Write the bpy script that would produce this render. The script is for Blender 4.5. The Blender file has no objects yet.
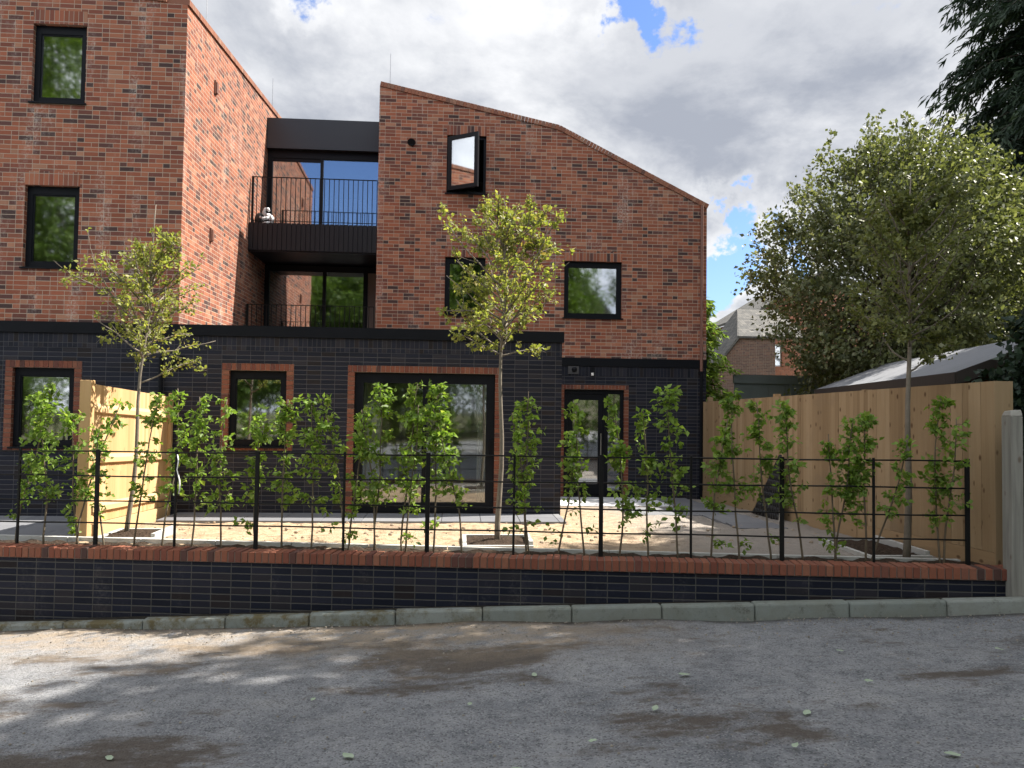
import bpy, math, random
import numpy as np
from math import radians, sin, cos, pi, sqrt
from mathutils import Vector, Matrix
S = bpy.context.scene
COL = S.collection
random.seed(7)

# ------------------------------------------------------------------ materials
class NT:
    def __init__(self, tree): self.t = tree
    def n(self, ty, **kw):
        nd = self.t.nodes.new(ty)
        for k, v in kw.items(): setattr(nd, k, v)
        return nd
    def put(self, sock, v):
        if v is None: return
        if isinstance(v, bpy.types.NodeSocket): self.t.links.new(v, sock)
        else: sock.default_value = v
    def m(self, op, a, b=None, c=None, clamp=False):
        nd = self.n('ShaderNodeMath', operation=op, use_clamp=clamp)
        for i, v in enumerate((a, b, c)): self.put(nd.inputs[i], v)
        return nd.outputs[0]
    def vm(self, op, a, b=None):
        nd = self.n('ShaderNodeVectorMath', operation=op)
        self.put(nd.inputs[0], a); self.put(nd.inputs[1], b)
        return nd.outputs[0]
    def sep(self, v):
        nd = self.n('ShaderNodeSeparateXYZ'); self.put(nd.inputs[0], v); return nd.outputs
    def comb(self, x, y, z):
        nd = self.n('ShaderNodeCombineXYZ')
        for i, v in enumerate((x, y, z)): self.put(nd.inputs[i], v)
        return nd.outputs[0]
    def noise(self, vec, scale, detail=4, rough=.55, dist=0):
        nd = self.n('ShaderNodeTexNoise'); self.put(nd.inputs['Vector'], vec)
        nd.inputs['Scale'].default_value = scale; nd.inputs['Detail'].default_value = detail
        nd.inputs['Roughness'].default_value = rough; nd.inputs['Distortion'].default_value = dist
        return nd.outputs['Fac']
    def voro(self, vec, scale, feature='F1', out='Distance'):
        nd = self.n('ShaderNodeTexVoronoi', feature=feature); self.put(nd.inputs['Vector'], vec)
        nd.inputs['Scale'].default_value = scale; return nd.outputs[out]
    def white(self, vec):
        nd = self.n('ShaderNodeTexWhiteNoise', noise_dimensions='3D'); self.put(nd.inputs['Vector'], vec); return nd.outputs['Value']
    def ramp(self, f, stops, interp='LINEAR'):
        nd = self.n('ShaderNodeValToRGB'); cr = nd.color_ramp; cr.interpolation = interp
        while len(cr.elements) < len(stops): cr.elements.new(0.5)
        for e, (p, c) in zip(cr.elements, stops): e.position = p; e.color = (*c, 1) if len(c) == 3 else c
        self.put(nd.inputs[0], f); return nd.outputs[0]
    def mix(self, f, a, b, bt='MIX'):
        nd = self.n('ShaderNodeMix', data_type='RGBA', blend_type=bt)
        self.put(nd.inputs[0], f)
        for s, v in ((nd.inputs[6], a), (nd.inputs[7], b)):
            if isinstance(v, tuple): v = (*v[:3], 1)
            self.put(s, v)
        return nd.outputs[2]
    def smooth(self, x, a, b):
        nd = self.n('ShaderNodeMapRange', interpolation_type='SMOOTHSTEP'); self.put(nd.inputs[0], x)
        nd.inputs[1].default_value = a; nd.inputs[2].default_value = b; return nd.outputs[0]
    def bump(self, h, strength=.5, dist=.01):
        nd = self.n('ShaderNodeBump'); self.put(nd.inputs['Height'], h)
        nd.inputs['Strength'].default_value = strength; nd.inputs['Distance'].default_value = dist; return nd.outputs[0]

def mat(name):
    m = bpy.data.materials.new(name); m.use_nodes = True
    t = NT(m.node_tree); b = m.node_tree.nodes['Principled BSDF']
    return m, t, b
def fin(t, b, color=None, rough=None, normal=None, spec=None, metal=None):
    if isinstance(color, tuple): color = (*color[:3], 1)
    t.put(b.inputs['Base Color'], color); t.put(b.inputs['Roughness'], rough)
    t.put(b.inputs['Normal'], normal); t.put(b.inputs['Specular IOR Level'], spec); t.put(b.inputs['Metallic'], metal)
def objco(t): return t.n('ShaderNodeTexCoord').outputs['Object']
def uvco(t): return t.n('ShaderNodeTexCoord').outputs['UV']
def geo(t, o): return t.n('ShaderNodeNewGeometry').outputs[o]

def simple(name, color, rough=.5, var=.12, scale=6, metal=0, spec=.5, bump=0):
    m, t, b = mat(name)
    n = t.noise(objco(t), scale, 5)
    c = t.mix(n, tuple(x*(1-var) for x in color), tuple(min(1, x*(1+var)) for x in color))
    fin(t, b, c, t.m('MULTIPLY_ADD', n, .15, rough-.07), t.bump(t.noise(objco(t), scale*8, 4), .3, bump) if bump else None, spec, metal)
    return m

def brick(name, palette, mortar, h=.075, w=.225, bond='flemish', joint=.010, rough=.85, spec=.3, stain=0, vary=.25, mort_bump=.004):
    m, t, b = mat(name)
    o = uvco(t); x, y, _ = t.sep(o)
    wob = t.m('MULTIPLY', t.m('SUBTRACT', t.noise(o, 18, 2), .5), .005)
    u0 = t.m('ADD', x, wob); v0 = t.m('ADD', y, wob)
    row = t.m('FLOOR', t.m('DIVIDE', v0, h)); fr = t.m('SUBTRACT', v0, t.m('MULTIPLY', row, h))
    if bond == 'flemish':
        unit = 1.5*w
        off = t.m('MULTIPLY', t.m('FLOOR', t.m('MULTIPLY', t.white(t.comb(row, 3.3, 1.7)), 10)), w/2)
        uu = t.m('ADD', u0, off)
    else:
        unit = w; uu = t.m('ADD', u0, 0.0)
    un = t.m('FLOOR', t.m('DIVIDE', uu, unit)); tt = t.m('SUBTRACT', uu, t.m('MULTIPLY', un, unit))
    if bond == 'flemish':
        i2 = t.m('GREATER_THAN', tt, w); idx = i2
        st = t.m('MULTIPLY', idx, w); wd = t.m('SUBTRACT', w, t.m('MULTIPLY', i2, w/2))
    else:
        idx = 0.0; st = 0.0; wd = w
    a = t.m('SUBTRACT', tt, st); du = t.m('MINIMUM', a, t.m('SUBTRACT', wd, a))
    dv = t.m('MINIMUM', fr, t.m('SUBTRACT', h, fr))
    d = t.m('MINIMUM', t.m('ADD', du, .0012), dv)
    bm = t.smooth(d, joint*.5-.0015, joint*.5+.0025)
    rnd = t.white(t.comb(row, un, idx)); rnd2 = t.white(t.comb(un, row, t.m('ADD', idx, 9.1)))
    col = t.ramp(rnd, palette, 'CONSTANT')
    col = t.mix(.10, col, tuple(sum(c[1][q] for c in palette)/len(palette) for q in range(3)))
    fine = t.noise(o, 60, 4, .7); big = t.noise(o, .55, 4, .6)
    k = t.m('ADD', 1.06-vary*.9, t.m('ADD', t.m('MULTIPLY', rnd2, vary), t.m('MULTIPLY', t.m('ADD', fine, big), vary*.45)))
    kk = t.comb(k, k, k)
    col = t.mix(1.0, col, kk, 'MULTIPLY')
    mc = t.mix(t.noise(o, 1.3, 5), tuple(c*.75 for c in mortar), mortar)
    col = t.mix(bm, mc, col)
    if stain:
        sv = t.vm('MULTIPLY', o, (1.6, .35, 1)); s = t.smooth(t.noise(sv, 1.5, 6, .7), .50, .72)
        s = t.m('MULTIPLY', s, t.smooth(t.noise(o, 25, 4, .7), .40, .66))
        col = t.mix(t.m('MULTIPLY', s, stain), col, (.62, .57, .52))
    hgt = t.m('ADD', t.m('MULTIPLY', bm, 1.0), t.m('MULTIPLY', fine, .25))
    fin(t, b, col, rough, t.bump(hgt, .8, mort_bump), spec)
    return m

RED = [(0, (.235, .076, .043)), (.16, (.285, .100, .056)), (.30, (.175, .057, .038)), (.43, (.315, .122, .070)), (.54, (.200, .074, .048)), (.64, (.265, .088, .050)), (.73, (.130, .049, .038)), (.82, (.085, .040, .036)), (.90, (.042, .029, .030)), (.955, (.33, .165, .105))]
BLU = [(0, (.010, .012, .021)), (.35, (.015, .016, .025)), (.6, (.008, .010, .018)), (.8, (.021, .020, .025)), (.93, (.016, .013, .014))]
M = {}
M['red'] = brick('red_brick', RED, (.43, .345, .27), joint=.0095, stain=.5)
M['redhead'] = brick('red_soldier_brick', RED, (.38, .31, .25), h=.225, w=.075, bond='stack')
M['redstack'] = brick('red_surround_brick', RED, (.30, .23, .17), h=.075, w=.5, bond='stack')
M['blue'] = brick('blue_brick', BLU, (.075, .075, .082), bond='stack', joint=.009, rough=.6, spec=.2, vary=.4)
M['bluesold'] = brick('blue_soldier_brick', BLU, (.060, .060, .066), h=.225, w=.075, bond='stack', joint=.009, rough=.6, spec=.2, vary=.5)
M['bluewall'] = brick('planter_blue_brick', BLU, (.075, .074, .071), bond='stack', joint=.011, rough=.65, spec=.12, vary=.4, stain=.06)
M['oldbrick'] = brick('old_house_brick', [(0, (.13, .080, .064)), (.4, (.16, .092, .070)), (.7, (.11, .068, .056)), (.9, (.10, .06, .055))], (.27, .24, .2))
M['oldred'] = brick('old_red_house_brick', [(0, (.33, .13, .08)), (.4, (.38, .16, .10)), (.7, (.28, .11, .07))], (.36, .29, .23))

def island_brick(name, stops, mortar_like=False):
    m, t, b = mat(name)
    r = geo(t, 'Random Per Island'); col = t.ramp(r, stops, 'LINEAR')
    n = t.noise(objco(t), 30, 5, .7)
    col = t.mix(t.m('MULTIPLY', n, .6), col, (.09, .045, .03), 'MIX')
    fin(t, b, col, .85, t.bump(n, .5, .004), .3)
    return m
M['coping'] = island_brick('coping_brick', [(0, (.20, .060, .036)), (.3, (.25, .088, .050)), (.55, (.165, .048, .032)), (.78, (.28, .115, .068)), (.92, (.13, .045, .036)), (1, (.045, .028, .028))])
M['verge'] = island_brick('verge_brick', [(0, (.30, .115, .07)), (.4, (.36, .16, .10)), (.7, (.24, .10, .07)), (.88, (.40, .22, .15)), (1, (.12, .06, .05))])
M['mortar'] = simple('mortar', (.36, .31, .26), .9, .2, 20, bump=.003)

M['black'] = simple('black_metal', (.006, .007, .010), .45, .2, 5, spec=.14)
M['fascia'] = simple('dark_fascia_metal', (.022, .024, .030), .42, .15, .8, spec=.4)
M['clad'] = simple('dark_cladding', (.012, .011, .014), .5, .25, 3, spec=.25)
M['iron'] = simple('black_railing_paint', (.006, .006, .006), .55, .3, 15, spec=.2)
M['inner'] = simple('interior_plaster', (.62, .60, .57), .9, .05, 2)
M['innerdark'] = simple('interior_floor', (.30, .25, .20), .7, .1, 2)
M['panel'] = simple('brown_panel', (.16, .13, .11), .6, .1, 2)
M['white'] = simple('white_plastic', (.78, .78, .77), .4, .05, 8)
M['whitefrost'] = simple('white_ceramic', (.75, .77, .80), .3, .06, 20)
M['lead'] = simple('roof_membrane', (.10, .10, .105), .7, .15, 2)
M['membrane'] = simple('black_plastic_sheet', (.012, .012, .013), .38, .2, 8, bump=.01)
M['galv'] = simple('brown_downpipe_paint', (.16, .075, .055), .5, .15, 6)
M['greenpaint'] = simple('grey_green_paint', (.135, .170, .172), .6, .15, 2)
M['pale'] = simple('pale_render', (.55, .50, .44), .9, .1, 1)

def glass(name, refl, tint):
    m = bpy.data.materials.new(name); m.use_nodes = True; t = NT(m.node_tree)
    for nd in list(m.node_tree.nodes): m.node_tree.nodes.remove(nd)
    out = t.n('ShaderNodeOutputMaterial')
    g = t.n('ShaderNodeBsdfGlossy'); g.inputs['Roughness'].default_value = 0.035; g.inputs['Color'].default_value = (.93, .96, 1, 1)
    t.put(g.inputs['Normal'], t.bump(t.noise(objco(t), 1.1, 1), .035, .05))
    tr = t.n('ShaderNodeBsdfTransparent'); tr.inputs[0].default_value = (*tint, 1)
    lw = t.n('ShaderNodeFresnel'); lw.inputs['IOR'].default_value = 1.5
    f = t.m('MULTIPLY_ADD', lw.outputs[0], 1.0, refl, clamp=True)
    mx = t.n('ShaderNodeMixShader'); t.put(mx.inputs[0], f); t.put(mx.inputs[1], tr.outputs[0]); t.put(mx.inputs[2], g.outputs[0])
    t.put(out.inputs[0], mx.outputs[0]); return m
M['glass'] = glass('window_glass', .36, (.55, .58, .57))
M['glass_clear'] = glass('sliding_door_glass', .13, (.82, .85, .84))

def wood(name, stops, knots=.6, grain_axis='Z', rough=.75, dirt=None):
    m, t, b = mat(name)
    o = objco(t); r = geo(t, 'Random Per Island')
    sc = {'Z': (14, 14, .8), 'X': (.8, 14, 14), 'Y': (14, .8, 14)}[grain_axis]
    v = t.vm('ADD', t.vm('MULTIPLY', o, sc), t.comb(t.m('MULTIPLY', r, 37), t.m('MULTIPLY', r, 91), 0.0))
    g = t.noise(v, 1.6, 6, .6, .6)
    col = t.ramp(t.m('ADD', t.m('MULTIPLY', r, .58), t.m('MULTIPLY', g, .55)), stops)
    kv = t.vm('ADD', t.vm('MULTIPLY', o, {'Z': (8, 8, 4.5), 'X': (4.5, 8, 8), 'Y': (8, 4.5, 8)}[grain_axis]), t.comb(t.m('MULTIPLY', r, 17), 0.0, t.m('MULTIPLY', r, 29)))
    k = t.m('SUBTRACT', 1.0, t.smooth(t.voro(kv, 1.0), .07, .20))
    col = t.mix(t.m('MULTIPLY', k, knots), col, (.09, .045, .022))
    if dirt: col = t.mix(t.m('MULTIPLY', t.smooth(t.noise(o, .9, 5, .7), .5, .75), .5), col, dirt)
    fin(t, b, col, rough, t.bump(g, .3, .004), .25); return m
M['larch'] = wood('new_fence_timber', [(.1, (.42, .25, .115)), (.45, (.52, .33, .16)), (.75, (.60, .40, .21)), (1, (.66, .46, .26))], .25)
M['cedar'] = wood('knotty_fence_timber', [(.1, (.19, .126, .068)), (.45, (.28, .195, .110)), (.75, (.335, .24, .14)), (1, (.39, .29, .18))], .9, dirt=(.20, .15, .10))
M['larchx'] = wood('new_rail_timber', [(.1, (.46, .28, .13)), (.5, (.56, .37, .19)), (1, (.64, .45, .26))], .3, 'Y')
M['shedwood'] = wood('shed_timber', [(.1, (.13, .055, .03)), (.5, (.18, .075, .04)), (1, (.22, .10, .06))], .3, 'Y')
M['greypost'] = wood('weathered_grey_timber', [(.2, (.09, .085, .075)), (.45, (.22, .215, .19)), (.8, (.32, .31, .28))], .6, 'Z', .9, (.10, .105, .075))
M['darkwood'] = wood('dark_stained_timber', [(.1, (.03, .025, .022)), (1, (.06, .05, .045))], .3, 'Z')

def sandmat():
    m, t, b = mat('sandy_subsoil'); o = objco(t)
    n1 = t.noise(o, .6, 5, .6); n2 = t.noise(o, 7, 6, .7); n3 = t.noise(o, 70, 4, .7)
    c = t.ramp(n2, [(.32, (.23, .16, .10)), (.46, (.38, .28, .185)), (.60, (.47, .36, .245)), (.75, (.54, .43, .31))])
    c = t.mix(t.smooth(n1, .52, .70), c, (.27, .205, .15))
    sx = t.sep(o)[0]
    c = t.mix(t.m('MULTIPLY', t.smooth(t.m('ADD', sx, t.m('MULTIPLY', n1, 2.0)), 2.6, 4.4), .85), c, t.mix(n3, (.20, .185, .17), (.34, .32, .30)))  # greyer to the right: gravel tone, with the shade there put into colour
    v = t.voro(o, 16); v2 = t.voro(o, 45)
    peb = t.m('SUBTRACT', 1.0, t.smooth(v, .10, .22))
    peb = t.m('MULTIPLY', peb, t.smooth(t.noise(o, 2.2, 3), .46, .62))
    c = t.mix(t.m('MULTIPLY', peb, .75), c, t.mix(t.voro(o, 16, out='Color'), (.16, .12, .09), (.55, .50, .44)))
    h = t.m('ADD', t.m('ADD', t.m('MULTIPLY', n2, 2.2), t.m('MULTIPLY', peb, 1.1)), t.m('ADD', t.m('MULTIPLY', n3, .35), t.m('MULTIPLY', v2, -.3)))
    fin(t, b, c, .95, t.bump(h, .9, .03), .15); return m
M['sand'] = sandmat()
def soilmat(name, base):
    m, t, b = mat(name); o = objco(t)
    n = t.noise(o, 22, 6, .75); v = t.voro(o, 30)
    c = t.ramp(n, [(.3, tuple(x*.55 for x in base)), (.55, base), (.75, tuple(x*1.9 for x in base))])
    fin(t, b, c, .95, t.bump(t.m('SUBTRACT', n, t.m('MULTIPLY', v, .5)), 1, .03), .2); return m
M['soil'] = soilmat('dark_bark_mulch', (.050, .034, .024))
M['vergesoil'] = soilmat('dark_gutter_soil', (.030, .026, .020))
M['earth'] = soilmat('rough_earth', (.10, .10, .05))
def concrete(name, c0, c1, moss=None, scale=1.6, spots=.3):
    m, t, b = mat(name); o = objco(t); r = geo(t, 'Random Per Island')
    n = t.noise(t.vm('ADD', o, t.comb(t.m('MULTIPLY', r, 31), 0.0, 0.0)), scale, 6, .65); f = t.noise(o, 55, 4, .7)
    c = t.mix(t.m('ADD', t.m('MULTIPLY', n, .8), t.m('MULTIPLY', f, .3)), c0, c1)
    c = t.mix(t.m('MULTIPLY', t.m('SUBTRACT', r, .5), .25), c, (.5, .5, .48))
    if moss:
        g = t.smooth(t.noise(o, 3.2, 6, .75), .40, .62)
        x = t.sep(o)[0]
        g = t.m('MULTIPLY', g, t.m('ADD', .22, t.m('MULTIPLY', t.smooth(t.m('MULTIPLY', x, -1.0), -1.0, 1.0), 1.0)))
        c = t.mix(g, c, moss)
    c = t.mix(t.m('MULTIPLY', t.smooth(t.noise(o, 7, 7, .8), .52, .70), spots), c, (.07, .065, .055))
    fin(t, b, c, .88, t.bump(t.m('ADD', f, n), .5, .006), .3); return m
M['kerb'] = concrete('kerb_concrete', (.12, .14, .13), (.225, .245, .225), (.105, .088, .045), spots=.75)
M['paving'] = concrete('grey_paving', (.11, .115, .13), (.18, .185, .20), spots=.3)
M['palepaving'] = concrete('sunlit_pale_paving', (.60, .61, .63), (.72, .73, .75), spots=.05)  # the sun patch by the door is put into this pale colour
M['edging'] = concrete('pale_concrete_edging', (.36, .36, .35), (.50, .50, .48), spots=.25)
M['slate'] = brick('slate_roof', [(0, (.075, .075, .072)), (.4, (.10, .097, .09)), (.7, (.065, .065, .065)), (.9, (.125, .12, .11))], (.05, .05, .05), h=.2, w=.25, joint=.012, mort_bump=.01)
def feltmat():
    m, t, b = mat('grey_roofing_felt'); o = objco(t)
    n = t.noise(o, 140, 3, .7); g = t.noise(o, .8, 4, .6)
    c = t.mix(t.m('ADD', t.m('MULTIPLY', n, .5), t.m('MULTIPLY', g, .5)), (.13, .14, .155), (.25, .26, .285))
    x = t.sep(o)[1]; ln = t.m('ABSOLUTE', t.m('SUBTRACT', t.m('FRACT', t.m('DIVIDE', x, 1.0)), .5))
    c = t.mix(t.m('MULTIPLY', t.m('SUBTRACT', 1.0, t.smooth(ln, .0, .012)), .6), c, (.07, .07, .08))
    fin(t, b, c, .9, t.bump(n, .5, .004), .3); return m
M['felt'] = feltmat()
def roadmat():
    m, t, b = mat('worn_asphalt'); o = objco(t)
    x, y, _ = t.sep(o)
    agg = t.voro(o, 95); agc = t.voro(o, 95, out='Color'); n1 = t.noise(o, .45, 5, .6); n2 = t.noise(o, 2.4, 7, .72); n3 = t.noise(o, 30, 5, .7)
    tone = t.m('ADD', t.m('MULTIPLY', n2, .7), t.m('MULTIPLY', n1, .4))
    c = t.ramp(tone, [(.30, (.115, .122, .138)), (.45, (.185, .194, .212)), (.60, (.275, .282, .298)), (.75, (.35, .35, .35))])
    ag = t.sep(agc)[0]
    mid = t.noise(o, 9, 7, .78)
    c = t.mix(t.m('MULTIPLY', t.smooth(mid, .50, .68), .45), c, (.33, .335, .345))
    c = t.mix(t.m('MULTIPLY', t.smooth(t.m('SUBTRACT', 1.0, mid), .50, .66), .50), c, (.07, .072, .079))
    c = t.mix(t.m('MULTIPLY', t.smooth(ag, .80, .95), .5), c, (.42, .42, .42))
    c = t.mix(t.m('MULTIPLY', t.m('SUBTRACT', 1.0, t.smooth(ag, .08, .22)), .55), c, (.028, .028, .03))
    # hairline cracks
    cr = t.voro(t.vm('ADD', o, t.vm('MULTIPLY', t.comb(n2, mid, 0.0), (.35, .35, 0))), .55, 'DISTANCE_TO_EDGE')
    crk = t.m('MULTIPLY', t.m('SUBTRACT', 1.0, t.smooth(cr, .001, .006)), t.smooth(t.noise(o, .8, 3), .50, .62))
    c = t.mix(t.m('MULTIPLY', crk, .12), c, (.035, .033, .03))
    # brown trodden mud patches with broken edges
    mud = t.m('ADD', t.noise(t.vm('MULTIPLY', o, (.55, 1.1, 1)), 1.05, 7, .70), t.m('MULTIPLY', t.m('SUBTRACT', mid, .5), .30))
    for gx, gy, sx_, sy_ in ((-.1, 6.6, 1.1, .55), (-2.3, 4.75, 1.0, .35), (1.6, 5.4, .8, .30), (-4.2, 6.0, .9, .4), (3.6, 5.5, .5, .2), (-.9, 7.4, 1.6, .35)):
        qx = t.m('DIVIDE', t.m('SUBTRACT', x, gx), sx_); qy = t.m('DIVIDE', t.m('SUBTRACT', y, gy), sy_)
        rr_ = t.m('SQRT', t.m('ADD', t.m('MULTIPLY', qx, qx), t.m('MULTIPLY', qy, qy)))
        mud = t.m('ADD', mud, t.m('MULTIPLY', t.m('SUBTRACT', 1.0, t.smooth(rr_, .2, 1.5)), .13))
    mud = t.smooth(mud, .53, .65)
    c = t.mix(t.m('MULTIPLY', mud, .85), c, t.mix(n3, (.045, .035, .027), (.125, .095, .070)))
    # sandy grit washed along the kerb
    kd = t.m('SUBTRACT', 7.95, t.m('ADD', y, t.m('MULTIPLY', x, .16)))
    left = t.smooth(t.m('MULTIPLY', x, -1.0), -2.8, -.4)
    grit = t.m('MULTIPLY', t.m('SUBTRACT', 1.0, t.smooth(t.m('ADD', kd, t.m('MULTIPLY', n2, 1.8)), .9, 2.9)), left)
    grit = t.m('MULTIPLY', grit, t.smooth(t.noise(o, 4.0, 6, .75), .30, .60))
    c = t.mix(t.m('MULTIPLY', grit, .85), c, t.mix(n3, (.27, .205, .14), (.43, .35, .26)))
    # dark leaf litter right against the kerb
    lit = t.m('MULTIPLY', t.m('SUBTRACT', 1.0, t.smooth(t.m('ADD', kd, t.m('MULTIPLY', t.noise(o, 3, 5, .7), .35)), .16, .36)), .8)
    c = t.mix(lit, c, (.035, .029, .021))
    h = t.m('ADD', t.m('MULTIPLY', t.m('SUBTRACT', 1.0, agg), .5), t.m('ADD', t.m('MULTIPLY', n3, 1.0), t.m('ADD', t.m('MULTIPLY', mid, 2.2), t.m('SUBTRACT', t.m('MULTIPLY', n2, 2.0), t.m('MULTIPLY', crk, .2)))))
    fin(t, b, c, t.m('MULTIPLY_ADD', n2, .2, .75), t.bump(h, 1.0, .018), .3); return m
M['road'] = roadmat()
M['bark'] = simple('young_bark', (.17, .145, .115), .9, .45, 14, bump=.01)
M['barkdark'] = simple('dark_bark', (.065, .052, .042), .9, .4, 8, bump=.02)
M['stem'] = simple('sapling_stem_bark', (.12, .095, .062), .8, .4, 25)

def leafmat(name, stops, trans=.45, rough=.5, under=None):
    m = bpy.data.materials.new(name); m.use_nodes = True; t = NT(m.node_tree); b = m.node_tree.nodes['Principled BSDF']
    r = geo(t, 'Random Per Island'); c = t.ramp(r, stops)
    big = t.noise(objco(t), 1.6, 2); kk = t.m('MULTIPLY_ADD', big, .7, .65)
    c = t.mix(1.0, c, t.comb(kk, kk, kk), 'MULTIPLY')
    if under: c = t.mix(geo(t, 'Backfacing'), c, under)
    fin(t, b, c, rough, None, .35)
    tr = t.n('ShaderNodeBsdfTranslucent'); t.put(tr.inputs[0], t.mix(1.0, c, (1.25, 1.3, .55), 'MULTIPLY'))
    mx = t.n('ShaderNodeMixShader'); mx.inputs[0].default_value = trans
    t.put(mx.inputs[1], b.outputs[0]); t.put(mx.inputs[2], tr.outputs[0])
    t.put(m.node_tree.nodes['Material Output'].inputs[0], mx.outputs[0]); return m
M['hornbeam'] = leafmat('hedge_leaf', [(0, (.10, .165, .030)), (.5, (.17, .275, .052)), (.85, (.235, .35, .075)), (1, (.28, .34, .10))], .5)
M['pearleaf'] = leafmat('young_tree_leaf', [(0, (.17, .20, .055)), (.5, (.26, .29, .085)), (.85, (.34, .35, .12)), (1, (.27, .20, .09))], .5)
M['darkyoung'] = leafmat('shaded_young_leaf', [(0, (.10, .12, .045)), (.5, (.16, .18, .065)), (1, (.22, .23, .09))], .4)  # young tree leaf again, darker: the crown's shade is put into its colour
M['whitebeam'] = leafmat('grey_green_leaf', [(0, (.072, .088, .042)), (.45, (.122, .142, .066)), (.8, (.175, .195, .095)), (1, (.28, .29, .19))], .30, .5)
M['conifer'] = leafmat('dark_conifer_needle', [(0, (.012, .024, .016)), (.6, (.020, .040, .024)), (1, (.034, .058, .030))], .15, .6)
M['lightconifer'] = leafmat('bright_conifer_needle', [(0, (.12, .20, .05)), (.6, (.20, .30, .085)), (1, (.30, .38, .13))], .5, .6)
M['broad'] = leafmat('broadleaf_green', [(0, (.060, .115, .022)), (.5, (.10, .17, .034)), (1, (.15, .22, .05))], .4)
M['fallen'] = leafmat('pale_fallen_leaf', [(0, (.36, .42, .33)), (.6, (.30, .38, .27)), (1, (.42, .45, .38))], .1)

# ------------------------------------------------------------------ mesh helpers
class MB:
    def __init__(self): self.v = []; self.f = []; self.mi = []
    def quad(self, *pts, mi=0):
        i = len(self.v); self.v += [tuple(p) for p in pts]; self.f.append(tuple(range(i, i+len(pts)))); self.mi.append(mi)
    def box(self, x0, x1, y0, y1, z0, z1, mi=0, mt=None):
        c = [(x0,y0,z0),(x1,y0,z0),(x1,y1,z0),(x0,y1,z0),(x0,y0,z1),(x1,y0,z1),(x1,y1,z1),(x0,y1,z1)]
        self.hexa(c, mi, mt)
    def hexa(self, c, mi=0, mt=None):
        if mt: c = [tuple(mt @ Vector(p)) for p in c]
        i = len(self.v); self.v += c
        for q in ((0,3,2,1),(4,5,6,7),(0,1,5,4),(1,2,6,5),(2,3,7,6),(3,0,4,7)):
            self.f.append(tuple(i+k for k in q)); self.mi.append(mi)
    def tube(self, pts, rad, n=6, mi=0, cap=True):
        pts = [Vector(p) for p in pts]
        if not hasattr(rad, '__len__'): rad = [rad]*len(pts)
        base = len(self.v); up = Vector((0.31, .17, .93)); prev = None
        for k, p in enumerate(pts):
            d = (pts[min(k+1, len(pts)-1)]-pts[max(k-1, 0)])
            if d.length < 1e-9: d = Vector((0, 0, 1))
            d.normalize()
            a = prev if prev is not None else (up if abs(d.dot(up)) < .9 else Vector((1, 0, 0)))
            a = (a-d*a.dot(d)); a.normalize(); prev = a; bb = d.cross(a)
            for j in range(n):
                th = 2*pi*j/n; self.v.append(tuple(p+(a*cos(th)+bb*sin(th))*rad[k]))
        for k in range(len(pts)-1):
            for j in range(n):
                j2 = (j+1) % n
                self.f.append((base+k*n+j, base+k*n+j2, base+(k+1)*n+j2, base+(k+1)*n+j)); self.mi.append(mi)
        if cap:
            self.f.append(tuple(base+j for j in reversed(range(n)))); self.mi.append(mi)
            e = base+(len(pts)-1)*n; self.f.append(tuple(e+j for j in range(n))); self.mi.append(mi)
    def ball(self, c, r, sz=(1,1,1), n=10, m=7, mi=0):
        b = len(self.v); c = Vector(c)
        for i in range(m+1):
            ph = pi*i/m
            for j in range(n):
                th = 2*pi*j/n
                self.v.append((c.x+r*sz[0]*sin(ph)*cos(th), c.y+r*sz[1]*sin(ph)*sin(th), c.z+r*sz[2]*cos(ph)))
        for i in range(m):
            for j in range(n):
                j2 = (j+1) % n; self.f.append((b+i*n+j, b+(i+1)*n+j, b+(i+1)*n+j2, b+i*n+j2)); self.mi.append(mi)
    def build(self, name, mats, parent=None, smooth=False, post=None, bevel=0):
        me = bpy.data.meshes.new(name); me.from_pydata(self.v, [], self.f)
        if not isinstance(mats, (list, tuple)): mats = [mats]
        for m in mats: me.materials.append(m)
        me.polygons.foreach_set('material_index', self.mi)
        uv = me.uv_layers.new(name='UVMap'); V = self.v
        me.update()
        for p in me.polygons:
            nx, ny, nz = (abs(c) for c in p.normal)
            for li in p.loop_indices:
                x, y, z = V[me.loops[li].vertex_index]
                uv.data[li].uv = (y, z) if nx >= ny and nx > nz else ((x, z) if ny > nz else (x, y))
        if post:
            for vv in me.vertices: vv.co = post(vv.co)
        if smooth: me.polygons.foreach_set('use_smooth', [True]*len(me.polygons))
        o = bpy.data.objects.new(name, me); COL.objects.link(o)
        if parent: o.parent = parent
        if bevel:
            bv = o.modifiers.new('Bevel', 'BEVEL'); bv.width = bevel; bv.segments = 2; bv.limit_method = 'ANGLE'
        return o
def tag(o, label, cat, group=None):
    o['label'] = label; o['category'] = cat
    if group: o['group'] = group
    return o
def thing(name, label, cat, loc=(0,0,0), rz=0, group=None):
    o = bpy.data.objects.new(name, None); COL.objects.link(o); o.location = loc; o.rotation_euler = (0,0,rz); o.empty_display_size = .2
    return tag(o, label, cat, group)
def struct(o): o['kind'] = 'structure'; return o

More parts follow.
